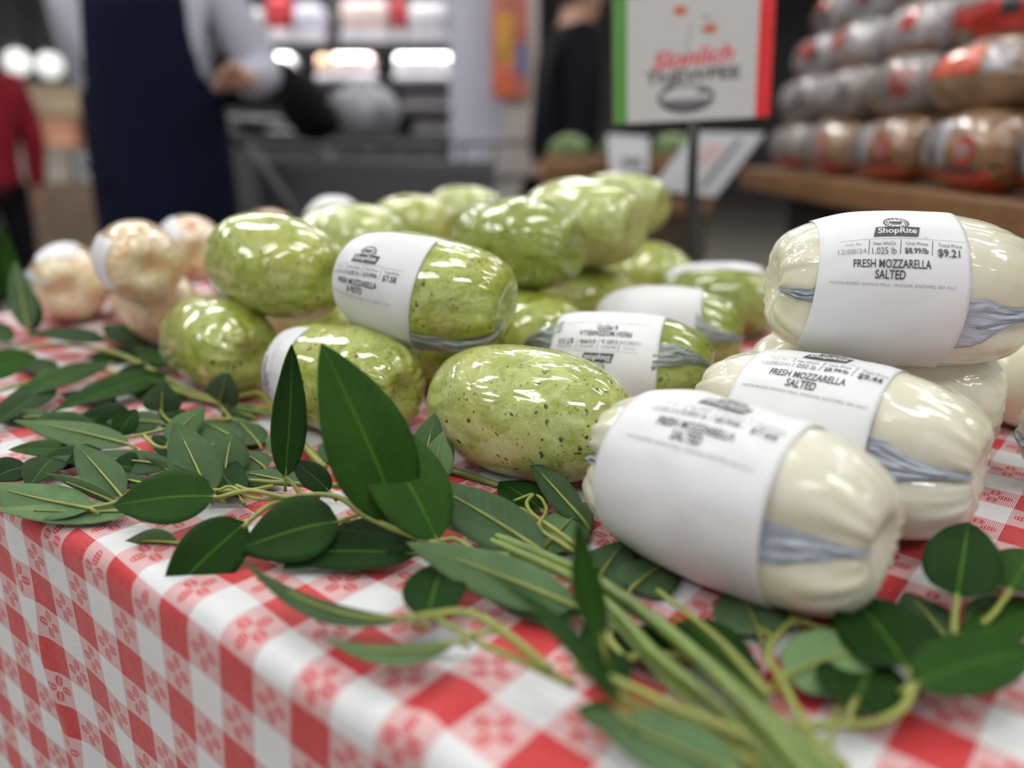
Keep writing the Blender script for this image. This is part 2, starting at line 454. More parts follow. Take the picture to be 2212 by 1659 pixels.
# ------------------------------------------------------------------ the room
FLOOR = -.80
def m_floor():
    g = G('store_floor'); v = g.obj()
    br = g.node('ShaderNodeTexBrick', {'Vector': v, 'Color1': (.36, .33, .29, 1), 'Color2': (.33, .30, .265, 1), 'Mortar': (.2, .18, .16, 1), 'Scale': 1.0,
                                       'Mortar Size': .004, 'Brick Width': .6, 'Row Height': .6})
    br.node.offset = 0.0
    g.set(Base_Color=br, Roughness=.35); return g.m
struct(boxes('floor', [(-7, -3, FLOOR - .05, 5, 13, FLOOR)], m_floor()))
struct(boxes('ceiling', [(-7, -3, 2.75, 5, 13, 2.8)], plain('ceiling_panel', (.34, .345, .36), .8, var=.06, bscale=3)))
struct(boxes('wall_back', [(-7, 12.9, FLOOR, 5, 13, 2.75)], plain('dark_store_wall', (.075, .072, .072), .8, var=.2, bscale=2)))
struct(boxes('wall_left', [(-7.1, -3, FLOOR, -7, 13, 2.75)], plain('grey_store_wall', (.34, .35, .37), .8, var=.2, bscale=2)))
struct(boxes('wall_right', [(5, -3, FLOOR, 5.1, 13, 2.75)], plain('grey_right_wall', (.30, .30, .31), .8, var=.2, bscale=2)))
struct(boxes('wall_front', [(-7, -3.1, FLOOR, 5, -3, 2.75)], plain('pale_front_wall', (.62, .64, .68), .8, var=.2, bscale=2)))

def ceiling_lights():
    tube_m = plain('lit_tube', (1, .985, .96), .5, emit=TUBE_POWER)
    house = plain('white_reflector', (.8, .8, .8), .4)
    proto = thing('ceiling_light', 'white ceiling light with three glowing fluorescent tubes', 'ceiling light', group='fluorescent ceiling lights over the store')
    boxes('housing', [(-.65, -.22, .06, .65, .22, .10), (-.65, -.22, 0, .65, -.20, .06), (-.65, .20, 0, .65, .22, .06)], house, proto)
    for q in (-.13, 0, .13):
        V, Fs = tube_data([Vector((-.6, q, .02)), Vector((.6, q, .02))], .016, 8)
        mesh_obj('tube', V, Fs, tube_m, proto)
    first = True
    for ix in range(-2, 2):
        for iy in range(-1, 4):
            loc = (ix * 2.1 + .5 * (iy % 2) - .3, iy * 1.75 + .35, 2.60)
            if first: o = proto; first = False
            else:
                o = proto.copy(); C.objects.link(o)
                for ch in proto.children:
                    c = ch.copy(); C.objects.link(c); c.parent = o
            o.location = loc; o.rotation_euler = (0, 0, R_(14))
ceiling_lights()

# ------------------------------------------------------------------ table and cloth
E0 = np.array([-15.5, 33.1]); ES = np.array([.808, -.589]); EP = np.array([.589, .808])   # edge point, along the edge, inward (cm)
A_OFF, B_OFF, SQ = 20.85, 2.4, 2.54
ea = np.array([math.sin(R_(131)), math.cos(R_(131))]); eb = np.array([math.cos(R_(131)), -math.sin(R_(131))])
S0, S1, DEEP, DROP = -78.0, 56.0, 94.0, 62.0
def build_cloth():
    RAD = 1.1; ARC = math.pi / 2 * RAD
    ss = np.concatenate([np.linspace(S0 - DROP, S0, 34)[:-1], np.linspace(S0, S1, 260), np.linspace(S1, S1 + DROP, 34)[1:]])
    tt = np.concatenate([np.linspace(-DEEP, -12, 46)[:-1], np.linspace(-12, 0, 24)[:-1], np.linspace(0, ARC, 10)[:-1], np.linspace(ARC, ARC + DROP, 90)])
    SS, TT = np.meshgrid(ss, tt, indexing='ij')
    inn = np.where(TT < 0, -TT, np.where(TT < ARC, -RAD * np.sin(np.clip(TT, 0, ARC) / RAD), -RAD))
    zz = np.where(TT < 0, 0, np.where(TT < ARC, -RAD + RAD * np.cos(np.clip(TT, 0, ARC) / RAD), -RAD - (TT - ARC)))
    dr = np.clip((TT - ARC) / DROP, 0, 1); near = np.clip(dr * 9, 0, 1)
    # hanging folds (push outwards) and small wrinkles along the rim
    fold = (.36 * np.exp(-((SS + 19.5 - 9 * dr) / .9) ** 2) * (near * .9 + dr * 1.2)
            + .5 * np.exp(-((SS + 9.0 - 2 * dr) / 2.2) ** 2) * dr * 3 + .5 * np.sin(SS / 3.7 + 1) * dr * 1.6 + 1.0 * np.sin(SS / 8.1) * dr * 2.2
            + .28 * np.exp(-((SS - 15.5) / .7) ** 2) * near)
    inn = inn - fold
    SX = np.clip(SS, S0, S1); over = np.abs(SS - SX)
    rim = np.exp(-((TT + .6) / 3.0) ** 2)
    wr = .10 * np.sin(SS / 1.9 + .8 * np.sin(SS / 5)) + .08 * np.sin(SS / 4.3 + 2) + .45 * np.exp(-((SS - 15.3) / .8) ** 2)
    zz = zz + wr * rim + .03 * np.sin(SS / 2.7 + TT / 3.1) * (TT < 0)
    zz = np.minimum(zz, np.where(over > 0, -over, 9))
    X = E0[0] + ES[0] * SX + EP[0] * inn; Y = E0[1] + ES[1] * SX + EP[1] * inn
    # pattern follows the cloth as if unrolled
    FX = E0[0] + ES[0] * SS - EP[0] * TT; FY = E0[1] + ES[1] * SS - EP[1] * TT
    U = (FX * ea[0] + FY * ea[1]) / SQ + A_OFF; V_ = (FX * eb[0] + FY * eb[1]) / SQ + B_OFF
    V = np.stack([X, Y, zz], -1).reshape(-1, 3) * CM
    a, b = SS.shape; Fs = []
    for i in range(a - 1):
        for j in range(b - 1): Fs.append((i * b + j, i * b + j + 1, (i + 1) * b + j + 1, (i + 1) * b + j))
    o = mesh_obj('tablecloth', V, Fs, M['cloth'], None, uvs=np.stack([U, V_], -1).reshape(-1, 2) + 100.0)
    sd = o.modifiers.new('thick', 'SOLIDIFY'); sd.thickness = .0008; sd.offset = 1
    tag(o, 'red and white checked gingham tablecloth with woven petal motifs hanging over the table edge', 'tablecloth')
build_cloth()
def build_table():
    ang = math.atan2(ES[1], ES[0])
    base = E0 + ES * ((S0 + S1) / 2) + EP * (DEEP / 2 + .6)
    t = thing('display_table', 'display table standing hidden under the checked tablecloth', 'table', (base[0] * CM, base[1] * CM, FLOOR), ang)
    w, d = (S1 - S0) / 2 * CM - .02, DEEP / 2 * CM - .012
    dk = plain('dark_table_laminate', (.05, .05, .055), .5, var=.1)
    boxes('table_top', [(-w, -d, -FLOOR - .035, w, d, -FLOOR - .0025)], dk, t, bevel=.008)
    for sx in (-1, 1):
        for sy in (-1, 1):
            x, y = sx * (w - .08), sy * (d - .08)
            boxes('leg', [(x - .025, y - .025, 0, x + .025, y + .025, -FLOOR - .035)], dk, t)
build_table()

# ------------------------------------------------------------------ the logs on the table (cm)
PT, WT_ = '& PESTO', 'SALTED'
SMW, SMP = 'PASTEURIZED WHOLE MILK, VINEGAR, ENZYMES, SEA SALT', 'PASTEURIZED WHOLE MILK, BASIL, OIL, GARLIC, SALT'
GP, GW, GS = 'pesto mozzarella logs stacked in the middle', 'salted mozzarella logs on the right', 'smoked mozzarella logs at the far left'
def pesto(P, label, mat='pesto', **k): return make_log('pesto_mozzarella_log', P, M[mat], label, 'cheese log', GP, **k)
def mozz(P, label, **k): return make_log('salted_mozzarella_log', P, M['mozz'], label, 'cheese log', GW, **k)
def smoked(P, label, **k): return make_log('smoked_mozzarella_log', P, M['smoked'], label, 'cheese log', GS, **k)

pesto((1.0, 48.2, 4.2, 121.5, 0, 14.8, 4.4), 'large pale green pesto log without visible label lying centre front beside the leaves', mat='pesto_marbled', seed=1, n=2.35, lump=.010, pleat=.008)
pesto((-6.6, 57.8, 10.45, 110.5, -6, 14.6, 4.3), 'green pesto log priced $7.58 lying on top of the two front pesto logs', seed=2, n=2.6,
      lab=(-6.7, 1.1, -72, 84, -8), txt=(-3.6, 9, .88, '', '0.690 lb', '$10.99/lb', '$7.58', PT, SMP), film=[(1, -48, 17, 0.8)], groove=((-48, .07, 14),))
pesto((-12.9, 55.9, 4.1, 127, 0, 14.2, 4.24), 'green pesto log with sideways printed label behind the two upright dark leaves', seed=3,
      lab=(-6.7, -1.7, -62, 70), txt=(-4.2, 2, .95, 'rot', '0.685 lb', '$10.99/lb', '$7.53', PT, SMP), film=[(1, -22, 10, 3.2)], groove=((-20, .06, 16),), pleat=.05)
pesto((-26.1, 66.5, 4.1, 136, 0, 14.2, 4.24), 'green pesto log at bottom left of the pile with white label corner near the leaves', seed=4,
      lab=(-6.4, -3.2, -64, -14), pleat=.04)
pesto((-20.4, 66.6, 11.0, 124.5, -4, 14.8, 4.4), 'leftmost upper green pesto log resting next to the smoked logs', seed=5, lab=(-6.6, -2.4, -70, -24), n=2.4)
pesto((-17.5, 85.0, 10.6, 122, 0, 14.6, 4.3), 'pale green pesto log behind the $7.58 log, second from left on top', mat='pesto_pale', seed=6, hi=False)
pesto((-13.7, 110.0, 9.7, 122, 0, 14.6, 4.3), 'blurred green pesto log at the far back between two pale logs', seed=7, hi=False)
pesto((-7.7, 128.0, 9.9, 122, 0, 14.6, 4.3), 'small looking green pesto log furthest back at the crest of the pile', mat='pesto_pale', seed=8, hi=False)
pesto((.5, 74.0, 12.0, 129, 0, 14.6, 4.3), 'vivid deep green pesto log high on the pile right of the $7.58 log', mat='pesto_deep', seed=9, lab=(-6.3, -1.4, -68, -26))
pesto((7.5, 84.0, 12.9, 133, 0, 15.2, 4.7), 'very pale green pesto log leaning behind the vivid green one', mat='pesto_pale', seed=10, hi=False)
pesto((15.4, 110.0, 12.9, 128, 0, 14.0, 4.2), 'pale green pesto log topmost at the back beside the sign pole', mat='pesto_pale', seed=11, hi=False)
pesto((18.4, 102.6, 4.2, 152, 0, 14.6, 4.3), 'dull green pesto log at table level beside the black sign pole', seed=12, hi=False)
pesto((1.3, 70.5, 4.0, 140, 0, 14.6, 4.2), 'yellowish green pesto log peeking out behind the end of the $7.58 log', seed=13, hi=False)
pesto((8.3, 85.0, 4.1, 140, 0, 14.6, 4.2), 'yellow green pesto log low down under the very pale log', seed=14, hi=False)
pesto((8.2, 57.4, 4.3, 106, 0, 15.4, 4.5), 'green pesto log with upside-down printed label behind the central log', mat='pesto_deep', seed=15,
      lab=(-4.7, 3.5, -38, 96), txt=(-.6, 54, .92, 'flip', '0.685 lb', '$10.99/lb', '$7.53', PT, SMP), film=[(1, 38, 17, 3.0), (-1, 55, 22, 4.0)], groove=((40, .08, 16),), pleat=.05)
pesto((14.6, 70.6, 4.1, 104, 0, 14.6, 4.3), 'green pesto log with wide blank white label in the second right row', mat='pesto_deep', seed=16,
      lab=(-6.6, 3.2, -24, 100), film=[(1, 12, 20, 2.6), (-1, 30, 20, 5.5)], pleat=.05)
pesto((23.7, 86.0, 4.1, 101, 0, 14.6, 4.2), 'dark green pesto log with white label strip on top behind the right rows', mat='pesto_deep', seed=17, lab=(-6.4, 4.2, 62, 118), hi=False)

mozz((10.85, 35.3, 4.4, 134, 0, 16.4, 4.6), 'white salted mozzarella log nearest the camera with a wide label, priced $7.64', seed=21, n=2.7,
     lab=(-5.5, 3.8, -66, 128), txt=(-.7, 57, 1.0, '', '0.850 lb', '$8.99/lb', '$7.64', WT_, SMW), film=[(1, 9, 20, 3.4), (-1, 12, 16, 5.4)], groove=((9, .36, 24),), pleat=.055, lump=.02)
mozz((18.6, 42.2, 4.6, 130, 0, 17.0, 4.85), 'white salted mozzarella log priced $9.44 behind the nearest one', seed=22, n=2.7,
     lab=(-4.7, 3.3, -60, 118), txt=(-.8, 58, 1.0, '', '1.050 lb', '$8.99/lb', '$9.44', WT_, SMW), film=[(1, 14, 17, 2.9), (-1, 20, 16, 4.5)], groove=((14, .30, 22),), pleat=.055)
mozz((25.1, 51.6, 4.5, 112, 0, 17.2, 4.7), 'white salted mozzarella log without visible label under the topmost white log', seed=23, n=2.7, pleat=.02)
mozz((24.6, 48.6, 12.25, 97, -2, 16.6, 4.8), 'topmost white salted mozzarella log on the right priced $9.21', seed=24, n=2.75,
     lab=(-6.0, 2.3, -66, 104), txt=(-2.1, 26, 1.0, '', '1.025 lb', '$8.99/lb', '$9.21', WT_, SMW), film=[(1, -9, 20, 2.0), (-1, 1, 11, 5.6)], groove=((-8, .22, 20),), pleat=.05)
mozz((37.6, 41.6, 4.2, 150, 0, 14.5, 4.3), 'white salted mozzarella log cut off by the right edge beside the $9.44 log', seed=25, film=[(-1, -18, 18, 2.0)], groove=((-18, .10, 18),), pleat=.04)
mozz((41.5, 55.0, 4.3, 122, 0, 14.5, 4.3), 'white salted mozzarella log in the shade at the right edge under the topmost log', seed=26, hi=False)

smoked((-55.0, 95.0, 4.5, 155, 0, 14.0, 4.6), 'leftmost smoked mozzarella log with white label on its shoulder', seed=31, hi=False, lab=(-6.0, 4.6, 50, 110), film=[(1, 22, 13, .5)], groove=((22, .12, 16),), pleat=.05)
smoked((-39.6, 84.0, 4.1, 144, 0, 13.6, 4.24), 'golden smoked mozzarella log at table level touching the lower left pesto log', seed=32, hi=False, pleat=.05, film=[(1, 75, 18, 2.0)])
smoked((-37.0, 76.5, 10.0, 150, 0, 12.5, 4.0), 'smoked mozzarella log lying on top with a grey white label and golden crown', seed=33, hi=False, lab=(-5.6, 4.4, -35, 42), pleat=.05)
smoked((-40.4, 97.5, 8.4, 152, 0, 12.5, 4.0), 'smoked mozzarella log with pale label behind the upper left pesto log', seed=34, hi=False, lab=(-5.0, 5.6, -30, 66), film=[(1, 0, 14, 1.0)])
smoked((-32.6, 105.2, 8.7, 153, 0, 12.5, 4.0), 'tan smoked mozzarella log barely showing over the leftmost upper pesto log', seed=35, hi=False)
smoked((-25.2, 111.6, 9.8, 150, 0, 12.5, 4.0), 'smoked mozzarella log with white label showing left of the far pesto logs', seed=36, hi=False, lab=(-5.4, 5.4, 20, 110))
LOWER = [(-7.5, 67.5, 129), (-20.6, 80.2, 126), (-14.4, 90.0, 122), (-16.6, 105.2, 122), (-10.8, 114.8, 122), (-10.6, 123.2, 122), (-4.8, 132.8, 122), (9.0, 103.0, 140), (17.8, 117.5, 128)]
for i, (x, y, a) in enumerate(LOWER):
    make_log('pesto_mozzarella_log', (x, y, 3.3, a, 0, 13.6, 3.4), M['pesto'], 'green pesto log buried in the bottom layer beneath the visible pile', 'cheese log', 'buried bottom layer pesto logs', seed=50 + i, hi=False)
for i, (x, y, a) in enumerate([(-47.5, 97.0, 150), (-36.5, 101.0, 150), (-29.5, 108.5, 150), (-21.5, 113.0, 150)]):
    make_log('smoked_mozzarella_log', (x, y, 3.0, a, 0, 12.0, 3.1), M['smoked'], 'smoked mozzarella log buried beneath the other smoked logs', 'cheese log', 'buried smoked logs', seed=60 + i, hi=False)

# ------------------------------------------------------------------ eucalyptus garlands
def leaf(parent, b, t, wid, alpha=20, roll=0, bow=.3, flip=False, shape='lance', fold=.12, stalk=None, mid=True):
    B = at(*b); T = at(*t); ax = T - B; Ln = ax.length; x = ax / Ln
    tocam = (Vector((0, 0, CAMH * CM)) - (B + T) / 2).normalized()
    n = Vector((0, 0, 1)) * math.cos(R_(alpha)) + tocam * math.sin(R_(alpha))
    n = (n - x * n.dot(x)).normalized(); n = Matrix.Rotation(R_(roll), 3, x) @ n
    if flip: n = -n
    y = n.cross(x)
    NL, NW = 16, 8; V = []; UV = []; Wd = wid * CM / 2; th = .00022
    sgn = -1 if flip else 1
    def prof(s):
        if shape == 'round': return (math.sin(math.pi * s ** .62) ** .62) * (1 - .25 * s ** 6) if 0 < s < 1 else 0
        if shape == 'wide': return math.sin(math.pi * s ** .72) ** .8 if 0 < s < 1 else 0
        return math.sin(math.pi * s ** .70) ** 1.05 if 0 < s < 1 else 0
    mp = []
    for i in range(NL + 1):
        s = i / NL; c = B + x * (Ln * s) + n * (sgn * bow * CM * 4 * s * (1 - s)); mp.append(c)
        w = max(prof(s), .012) * Wd
        for j in range(NW + 1):
            q = j / NW * 2 - 1
            V.append(c + y * (q * w) + n * (fold * abs(q) * w + .03 * w * math.sin(6 * s + 3 * q))); UV.append((s, q))
    N = len(V)
    V2 = V + [v - n * th for v in V]; UV = UV + UV; Fs = []; mi = []
    for i in range(NL):
        for j in range(NW):
            a = i * (NW + 1) + j; q = (a, a + NW + 1, a + NW + 2, a + 1)
            Fs.append(q); mi.append(0); Fs.append(tuple(k + N for k in q[::-1])); mi.append(1)
    for i in range(NL):
        for j in (0, NW):
            a = i * (NW + 1) + j; c = a + NW + 1; Fs.append((a, c, c + N, a + N) if j else (c, a, a + N, c + N)); mi.append(1)
    o = mesh_obj('leaf', V2, Fs, None, parent, uvs=UV, mats=[M['leaf_top'], M['leaf_back']], midx=mi)
    if mid:
        k = int(NL * .78); P = [m - n * .0008 for m in mp[:k]]
        if stalk: P = catmull([at(*s) for s in stalk] + [P[0]], 5)[:-1] + P
        else: P = [B - x * .006 - Vector((0, 0, .002))] + P
        m_ = len(P); tube('midrib', P, [.0011 * (1 - .75 * i / m_) for i in range(m_)], M['stem'], o, 6)
    return o
def stem(parent, pts, r=.16, mat='stem', taper=.35, name='twig'):
    P = catmull([at(*p) for p in pts], 8); m = len(P)
    return tube(name, P, [r * CM * (1 - taper * i / m) for i in range(m)], M[mat], parent, 8)

g1 = thing('eucalyptus_garland', 'artificial eucalyptus garland with big dark leaves and a bundle of stems along the front edge', 'garland', tuple(at(1180, 1330, 0)))
def in_parent(p):
    p.matrix_world.translation; return p
g1.location = (0, 0, 0)
stem(g1, [(1830, 1700, 2.0), (1640, 1530, 1.6), (1450, 1370, 1.3), (1290, 1270, 1.2), (1120, 1190, 1.2), (960, 1130, 1.2)], .35, 'stem_dark', .3, 'stem')
stem(g1, [(1790, 1720, 2.6), (1590, 1500, 2.2), (1440, 1360, 2.0), (1300, 1260, 1.8), (1200, 1210, 1.5), (1010, 1135, 1.3)], .35, 'stem_dark', .3, 'stem')
stem(g1, [(1740, 1720, 1.8), (1560, 1530, 1.4), (1420, 1420, 1.4), (1330, 1320, 1.5), (1230, 1245, 1.4), (1050, 1165, 1.2)], .35, 'stem_dark', .3, 'stem')
stem(g1, [(1700, 1720, 1.2), (1540, 1560, .9), (1440, 1470, .9), (1380, 1405, .9), (1320, 1335, 1.1)], .24, 'stem_dark', .2, 'stem')
stem(g1, [(1720, 1640, 1.6), (1580, 1580, 1.6), (1450, 1525, 1.7), (1340, 1475, 1.8), (1240, 1440, 1.9)], .24, 'stem', .3, 'stem')
stem(g1, [(1650, 1660, 1.2), (1480, 1560, 1.0), (1390, 1530, 1.2), (1310, 1490, 1.4)], .22, 'stem', .2, 'stem')
stem(g1, [(1660, 1500, 2.3), (1560, 1390, 2.0), (1490, 1330, 1.7), (1420, 1275, 1.4)], .17, 'stem', .2)
stem(g1, [(1500, 1420, .9), (1400, 1415, .8), (1350, 1420, .8), (1310, 1370, 1.0), (1300, 1330, 1.3)], .2, 'stem', .2)
stem(g1, [(1190, 1450, 1.8), (1120, 1390, 2.0), (1060, 1345, 2.2), (1000, 1322, 2.3), (930, 1328, 2.2), (870, 1338, 2.0)], .2, 'stem', .3)
stem(g1, [(1240, 1480, 1.4), (1130, 1430, 1.4), (1040, 1390, 1.6), (960, 1345, 2.0), (920, 1328, 2.1)], .17, 'stem', .3)
stem(g1, [(1090, 1362, 2.0), (1030, 1368, 1.9), (985, 1388, 1.7)], .14)
stem(g1, [(960, 1180, 1.5), (870, 1150, 1.8), (790, 1115, 2.2), (740, 1078, 2.6), (690, 1068, 2.6), (620, 1074, 2.4), (540, 1060, 2.2), (470, 1075, 2.2)], .17, 'stem', .2)
stem(g1, [(690, 1072, 2.3), (600, 1085, 2.0), (550, 1115, 1.9), (528, 1138, 1.9)], .17, 'stem', .2)
stem(g1, [(650, 1070, 2.3), (632, 1045, 2.9), (618, 1030, 3.3)], .14)
stem(g1, [(780, 1110, 2.2), (755, 1118, 2.1), (730, 1126, 2.0)], .15)
stem(g1, [(700, 1068, 2.3), (560, 1078, 1.9), (500, 1052, 2.0), (470, 1060, 2.1)], .14)
stem(g1, [(590, 1050, 1.9), (540, 1058, 1.9), (510, 1048, 2.0)], .14)
stem(g1, [(1260, 1190, 1.2), (1200, 1145, 1.6), (1150, 1110, 1.6), (1138, 1085, 1.7), (1150, 1068, 1.5), (1110, 1082, 1.0)], .14)
stem(g1, [(1290, 1225, 1.0), (1215, 1175, 1.4), (1165, 1140, 1.6), (1180, 1105, 1.8), (1172, 1080, 1.6), (1160, 1070, 1.5)], .13)
stem(g1, [(1230, 1180, .9), (1160, 1130, 1.2), (1130, 1100, 1.2), (1100, 1098, 1.0)], .12)
stem(g1, [(1100, 1200, 1.2), (1030, 1190, 1.5), (985, 1165, 1.6), (945, 1168, 1.7)], .16)
stem(g1, [(800, 1050, 1.0), (680, 1048, 1.0), (590, 1042, .9), (500, 1036, .8)], .22, 'stem_dark', .3, 'stem')
L1 = [
 # base, tip, width, alpha, roll, bow, flip, shape
 ((862, 1125, 2.2), (694, 742, 'd40'), 4.7, 80, 12, .5, False, 'wide'),
 ((946, 1168, 1.6), (778, 880, 'd43'), 4.4, 75, 20, .4, False, 'wide'),
 ((616, 1032, 3.2), (630, 744, 'd43'), 2.1, 85, -18, -.3, False, 'wide'),
 ((712, 1062, 2.2), (632, 994, 3.4), 1.6, 60, 0, .2, False, 'wide'),
 ((462, 1072, 2.2), (244, 1092, 1.9), 3.5, 52, 0, .3, False, 'wide'),
 ((532, 1128, 2.0), (350, 1300, 'd39.5'), 3.3, 55, -8, .4, False, 'wide'),
 ((732, 1126, 2.0), (520, 1185, 1.0), 4.0, 45, 0, .3, False, 'wide'),
 ((905, 1196, 1.0), (520, 1196, .5), 2.6, 30, 0, .2, False, 'wide'),
 ((900, 1180, 1.2), (722, 1140, 1.0), 2.6, 35, 0, .2, False, 'wide'),
 ((780, 1160, .9), (610, 1230, .5), 2.6, 25, 0, .2, False, 'wide'),
 ((882, 1338, 2.1), (520, 1206, 2.6), 1.7, 35, 25, -1.0, True, 'lance'),
 ((985, 1388, 1.7), (690, 1372, 2.2), 1.5, 30, 20, -.7, True, 'lance'),
 ((922, 1338, 1.6), (958, 1215, .8), 2.9, 25, 0, .2, False, 'wide'),
 ((1245, 1312, 1.2), (878, 1172, 2.2), 2.6, 45, 0, .2, True, 'wide'),
 ((1265, 1318, 1.0), (1050, 1290, .6), 2.0, 30, 0, .1, True, 'wide'),
 ((1345, 1535, 2.4), (1050, 1235, 'd30'), 1.5, 40, 35, .5, False, 'lance'),
 ((1305, 1390, 2.2), (1248, 1108, 'd31'), 1.45, 85, 30, -.5, False, 'lance'),
 ((1175, 1195, 1.2), (905, 1035, 2.6), 3.3, 40, 0, .3, True, 'wide'),
 ((1262, 1125, .9), (1138, 988, 2.6), 1.7, 70, -10, .2, True, 'lance'),
 ((1170, 1100, .9), (1080, 1040, .6), 2.8, 15, 0, .1, False, 'wide'),
 ((1170, 1190, .8), (1275, 1085, .6), 3.0, 25, 0, .1, True, 'wide'),
 ((905, 1050, .8), (940, 892, 'd50'), 2.6, 80, 0, .2, True, 'wide'),
 ((935, 1045, .8), (958, 930, 'd49'), 2.2, 80, -10, .2, True, 'lance'),
 ((960, 1030, .6), (970, 925, 'd51'), 1.1, 70, 20, .1, True, 'lance'),
 ((1285, 1262, .8), (1352, 1168, .5), 3.2, 20, 0, .1, True, 'round'),
 ((1365, 1272, .6), (1455, 1208, .4), 3.0, 20, 0, .15, True, 'round'),
 ((1642, 1372, .6), (1590, 1262, .3), 3.4, 15, 0, .15, True, 'round'),
 ((1470, 1340, .6), (1655, 1515, .6), 2.6, 20, 0, .2, False, 'wide'),
 ((1345, 1490, .8), (1262, 1345, .6), 1.8, 20, 0, .1, False, 'wide'),
 ((1620, 1690, 1.4), (1245, 1535, 1.4), 2.3, 35, 0, .3, True, 'lance'),
 ((1330, 1360, .5), (1480, 1460, .4), 2.2, 15, 0, .1, False, 'wide'),
 ((1330, 1560, 1.0), (1240, 1530, .9), 1.2, 20, 0, .1, False, 'lance'),
 ((1100, 1260, .6), (1010, 1180, .5), 2.4, 20, 0, .1, False, 'wide'),
 ((880, 1060, .8), (840, 930, 'd49'), 3.0, 70, 0, .2, False, 'wide'),
]
for a in L1: leaf(g1, *a)

g2 = thing('eucalyptus_sprig', 'artificial eucalyptus sprig with round bright leaves at the lower right corner', 'garland')
stem(g2, [(1830, 1660, .6), (1760, 1600, .7), (1718, 1530, .8), (1690, 1470, .9), (1660, 1425, .9), (1668, 1390, 1.0), (1700, 1350, 1.0), (1725, 1325, .8)], .19, 'stem', .3, 'stem')
stem(g2, [(1705, 1345, 1.0), (1740, 1345, .9), (1805, 1368, .8)], .12)
stem(g2, [(1670, 1385, 1.0), (1655, 1365, .9), (1642, 1358, .8)], .14)
stem(g2, [(1700, 1567, .7), (1800, 1567, .8), (1890, 1562, 1.0), (1950, 1530, 1.3), (1975, 1482, 1.6)], .19, 'stem', .2, 'stem')
stem(g2, [(1780, 1650, .6), (1795, 1580, .8), (1815, 1520, .8)], .14)
stem(g2, [(1830, 1564, .8), (1838, 1535, 1.0), (1850, 1510, 1.1)], .17)
stem(g2, [(1620, 1500, .5), (1670, 1490, .6), (1700, 1500, .7)], .12)
stem(g2, [(2060, 1400, 1.0), (2062, 1340, 1.6), (2068, 1285, 2.2)], .19)
stem(g2, [(2120, 1350, 1.2), (2150, 1320, 1.7), (2182, 1272, 2.2)], .18)
stem(g2, [(1960, 1500, 1.3), (2000, 1440, 1.3), (2060, 1395, 1.1), (2130, 1350, 1.1), (2260, 1320, 1.0)], .17)
L2 = [
 ((2067, 1292, 2.1), (2092, 1128, 'd39'), 3.3, 70, 0, .25, False, 'round'),
 ((2182, 1276, 2.1), (2235, 1190, 'd40'), 2.7, 65, 0, .2, False, 'round'),
 ((1958, 1442, 1.7), (1836, 1288, 1.4), 3.7, 35, 0, .3, False, 'round'),
 ((1694, 1462, 1.0), (1925, 1395, 1.2), 3.1, 35, 0, .35, True, 'wide'),
 ((1842, 1535, 1.0), (1892, 1418, .9), 3.4, 30, 0, .2, False, 'round'),
 ((1972, 1478, 1.7), (2245, 1400, 1.6), 2.7, 40, 0, .3, False, 'wide'),
 ((2088, 1392, 1.1), (2260, 1300, 1.0), 2.0, 35, 0, .2, False, 'wide'),
 ((2035, 1370, .7), (1955, 1280, .6), 2.4, 20, 0, .1, True, 'wide'),
 ((2090, 1340, .8), (2215, 1290, .7), 1.6, 25, 0, .1, True, 'wide'),
 ((1790, 1350, .5), (1905, 1310, .5), 2.0, 20, 0, .1, False, 'wide'),
]
for a in L2: leaf(g2, *a)

g3 = thing('eucalyptus_garland', 'artificial eucalyptus garland with long slender leaves spread over the cloth at left', 'garland')
stem(g3, [(700, 1010, .8), (600, 900, .8), (560, 850, 1.0), (480, 862, .9), (400, 840, .9), (330, 800, 1.2), (240, 760, 1.4), (120, 745, 1.4), (0, 770, 1.2), (-90, 800, 1.0)], .28, 'stem', .3, 'stem')
stem(g3, [(640, 880, .8), (540, 880, .7), (430, 860, .7), (340, 830, .9), (180, 800, 1.0), (-60, 860, .9)], .24, 'stem', .3, 'stem')
stem(g3, [(640, 905, .7), (560, 890, .7), (470, 875, .8)], .22, 'stem_dark', .2, 'stem')
stem(g3, [(560, 920, .8), (480, 905, .9), (390, 920, 1.2), (300, 940, 1.3), (240, 948, 1.2)], .16)
stem(g3, [(310, 940, 1.2), (340, 965, 1.1), (380, 968, 1.0)], .16)
stem(g3, [(500, 905, 1.0), (480, 880, 1.1), (474, 868, 1.4)], .13)
stem(g3, [(390, 920, 1.1), (360, 905, 1.1), (345, 885, 1.3)], .13)
stem(g3, [(560, 1060, 1.2), (420, 1060, 1.2), (320, 1060, 1.2), (250, 1085, 1.1), (190, 1098, 1.0)], .17)
stem(g3, [(130, 985, .7), (100, 990, .7), (60, 1000, .8)], .13)
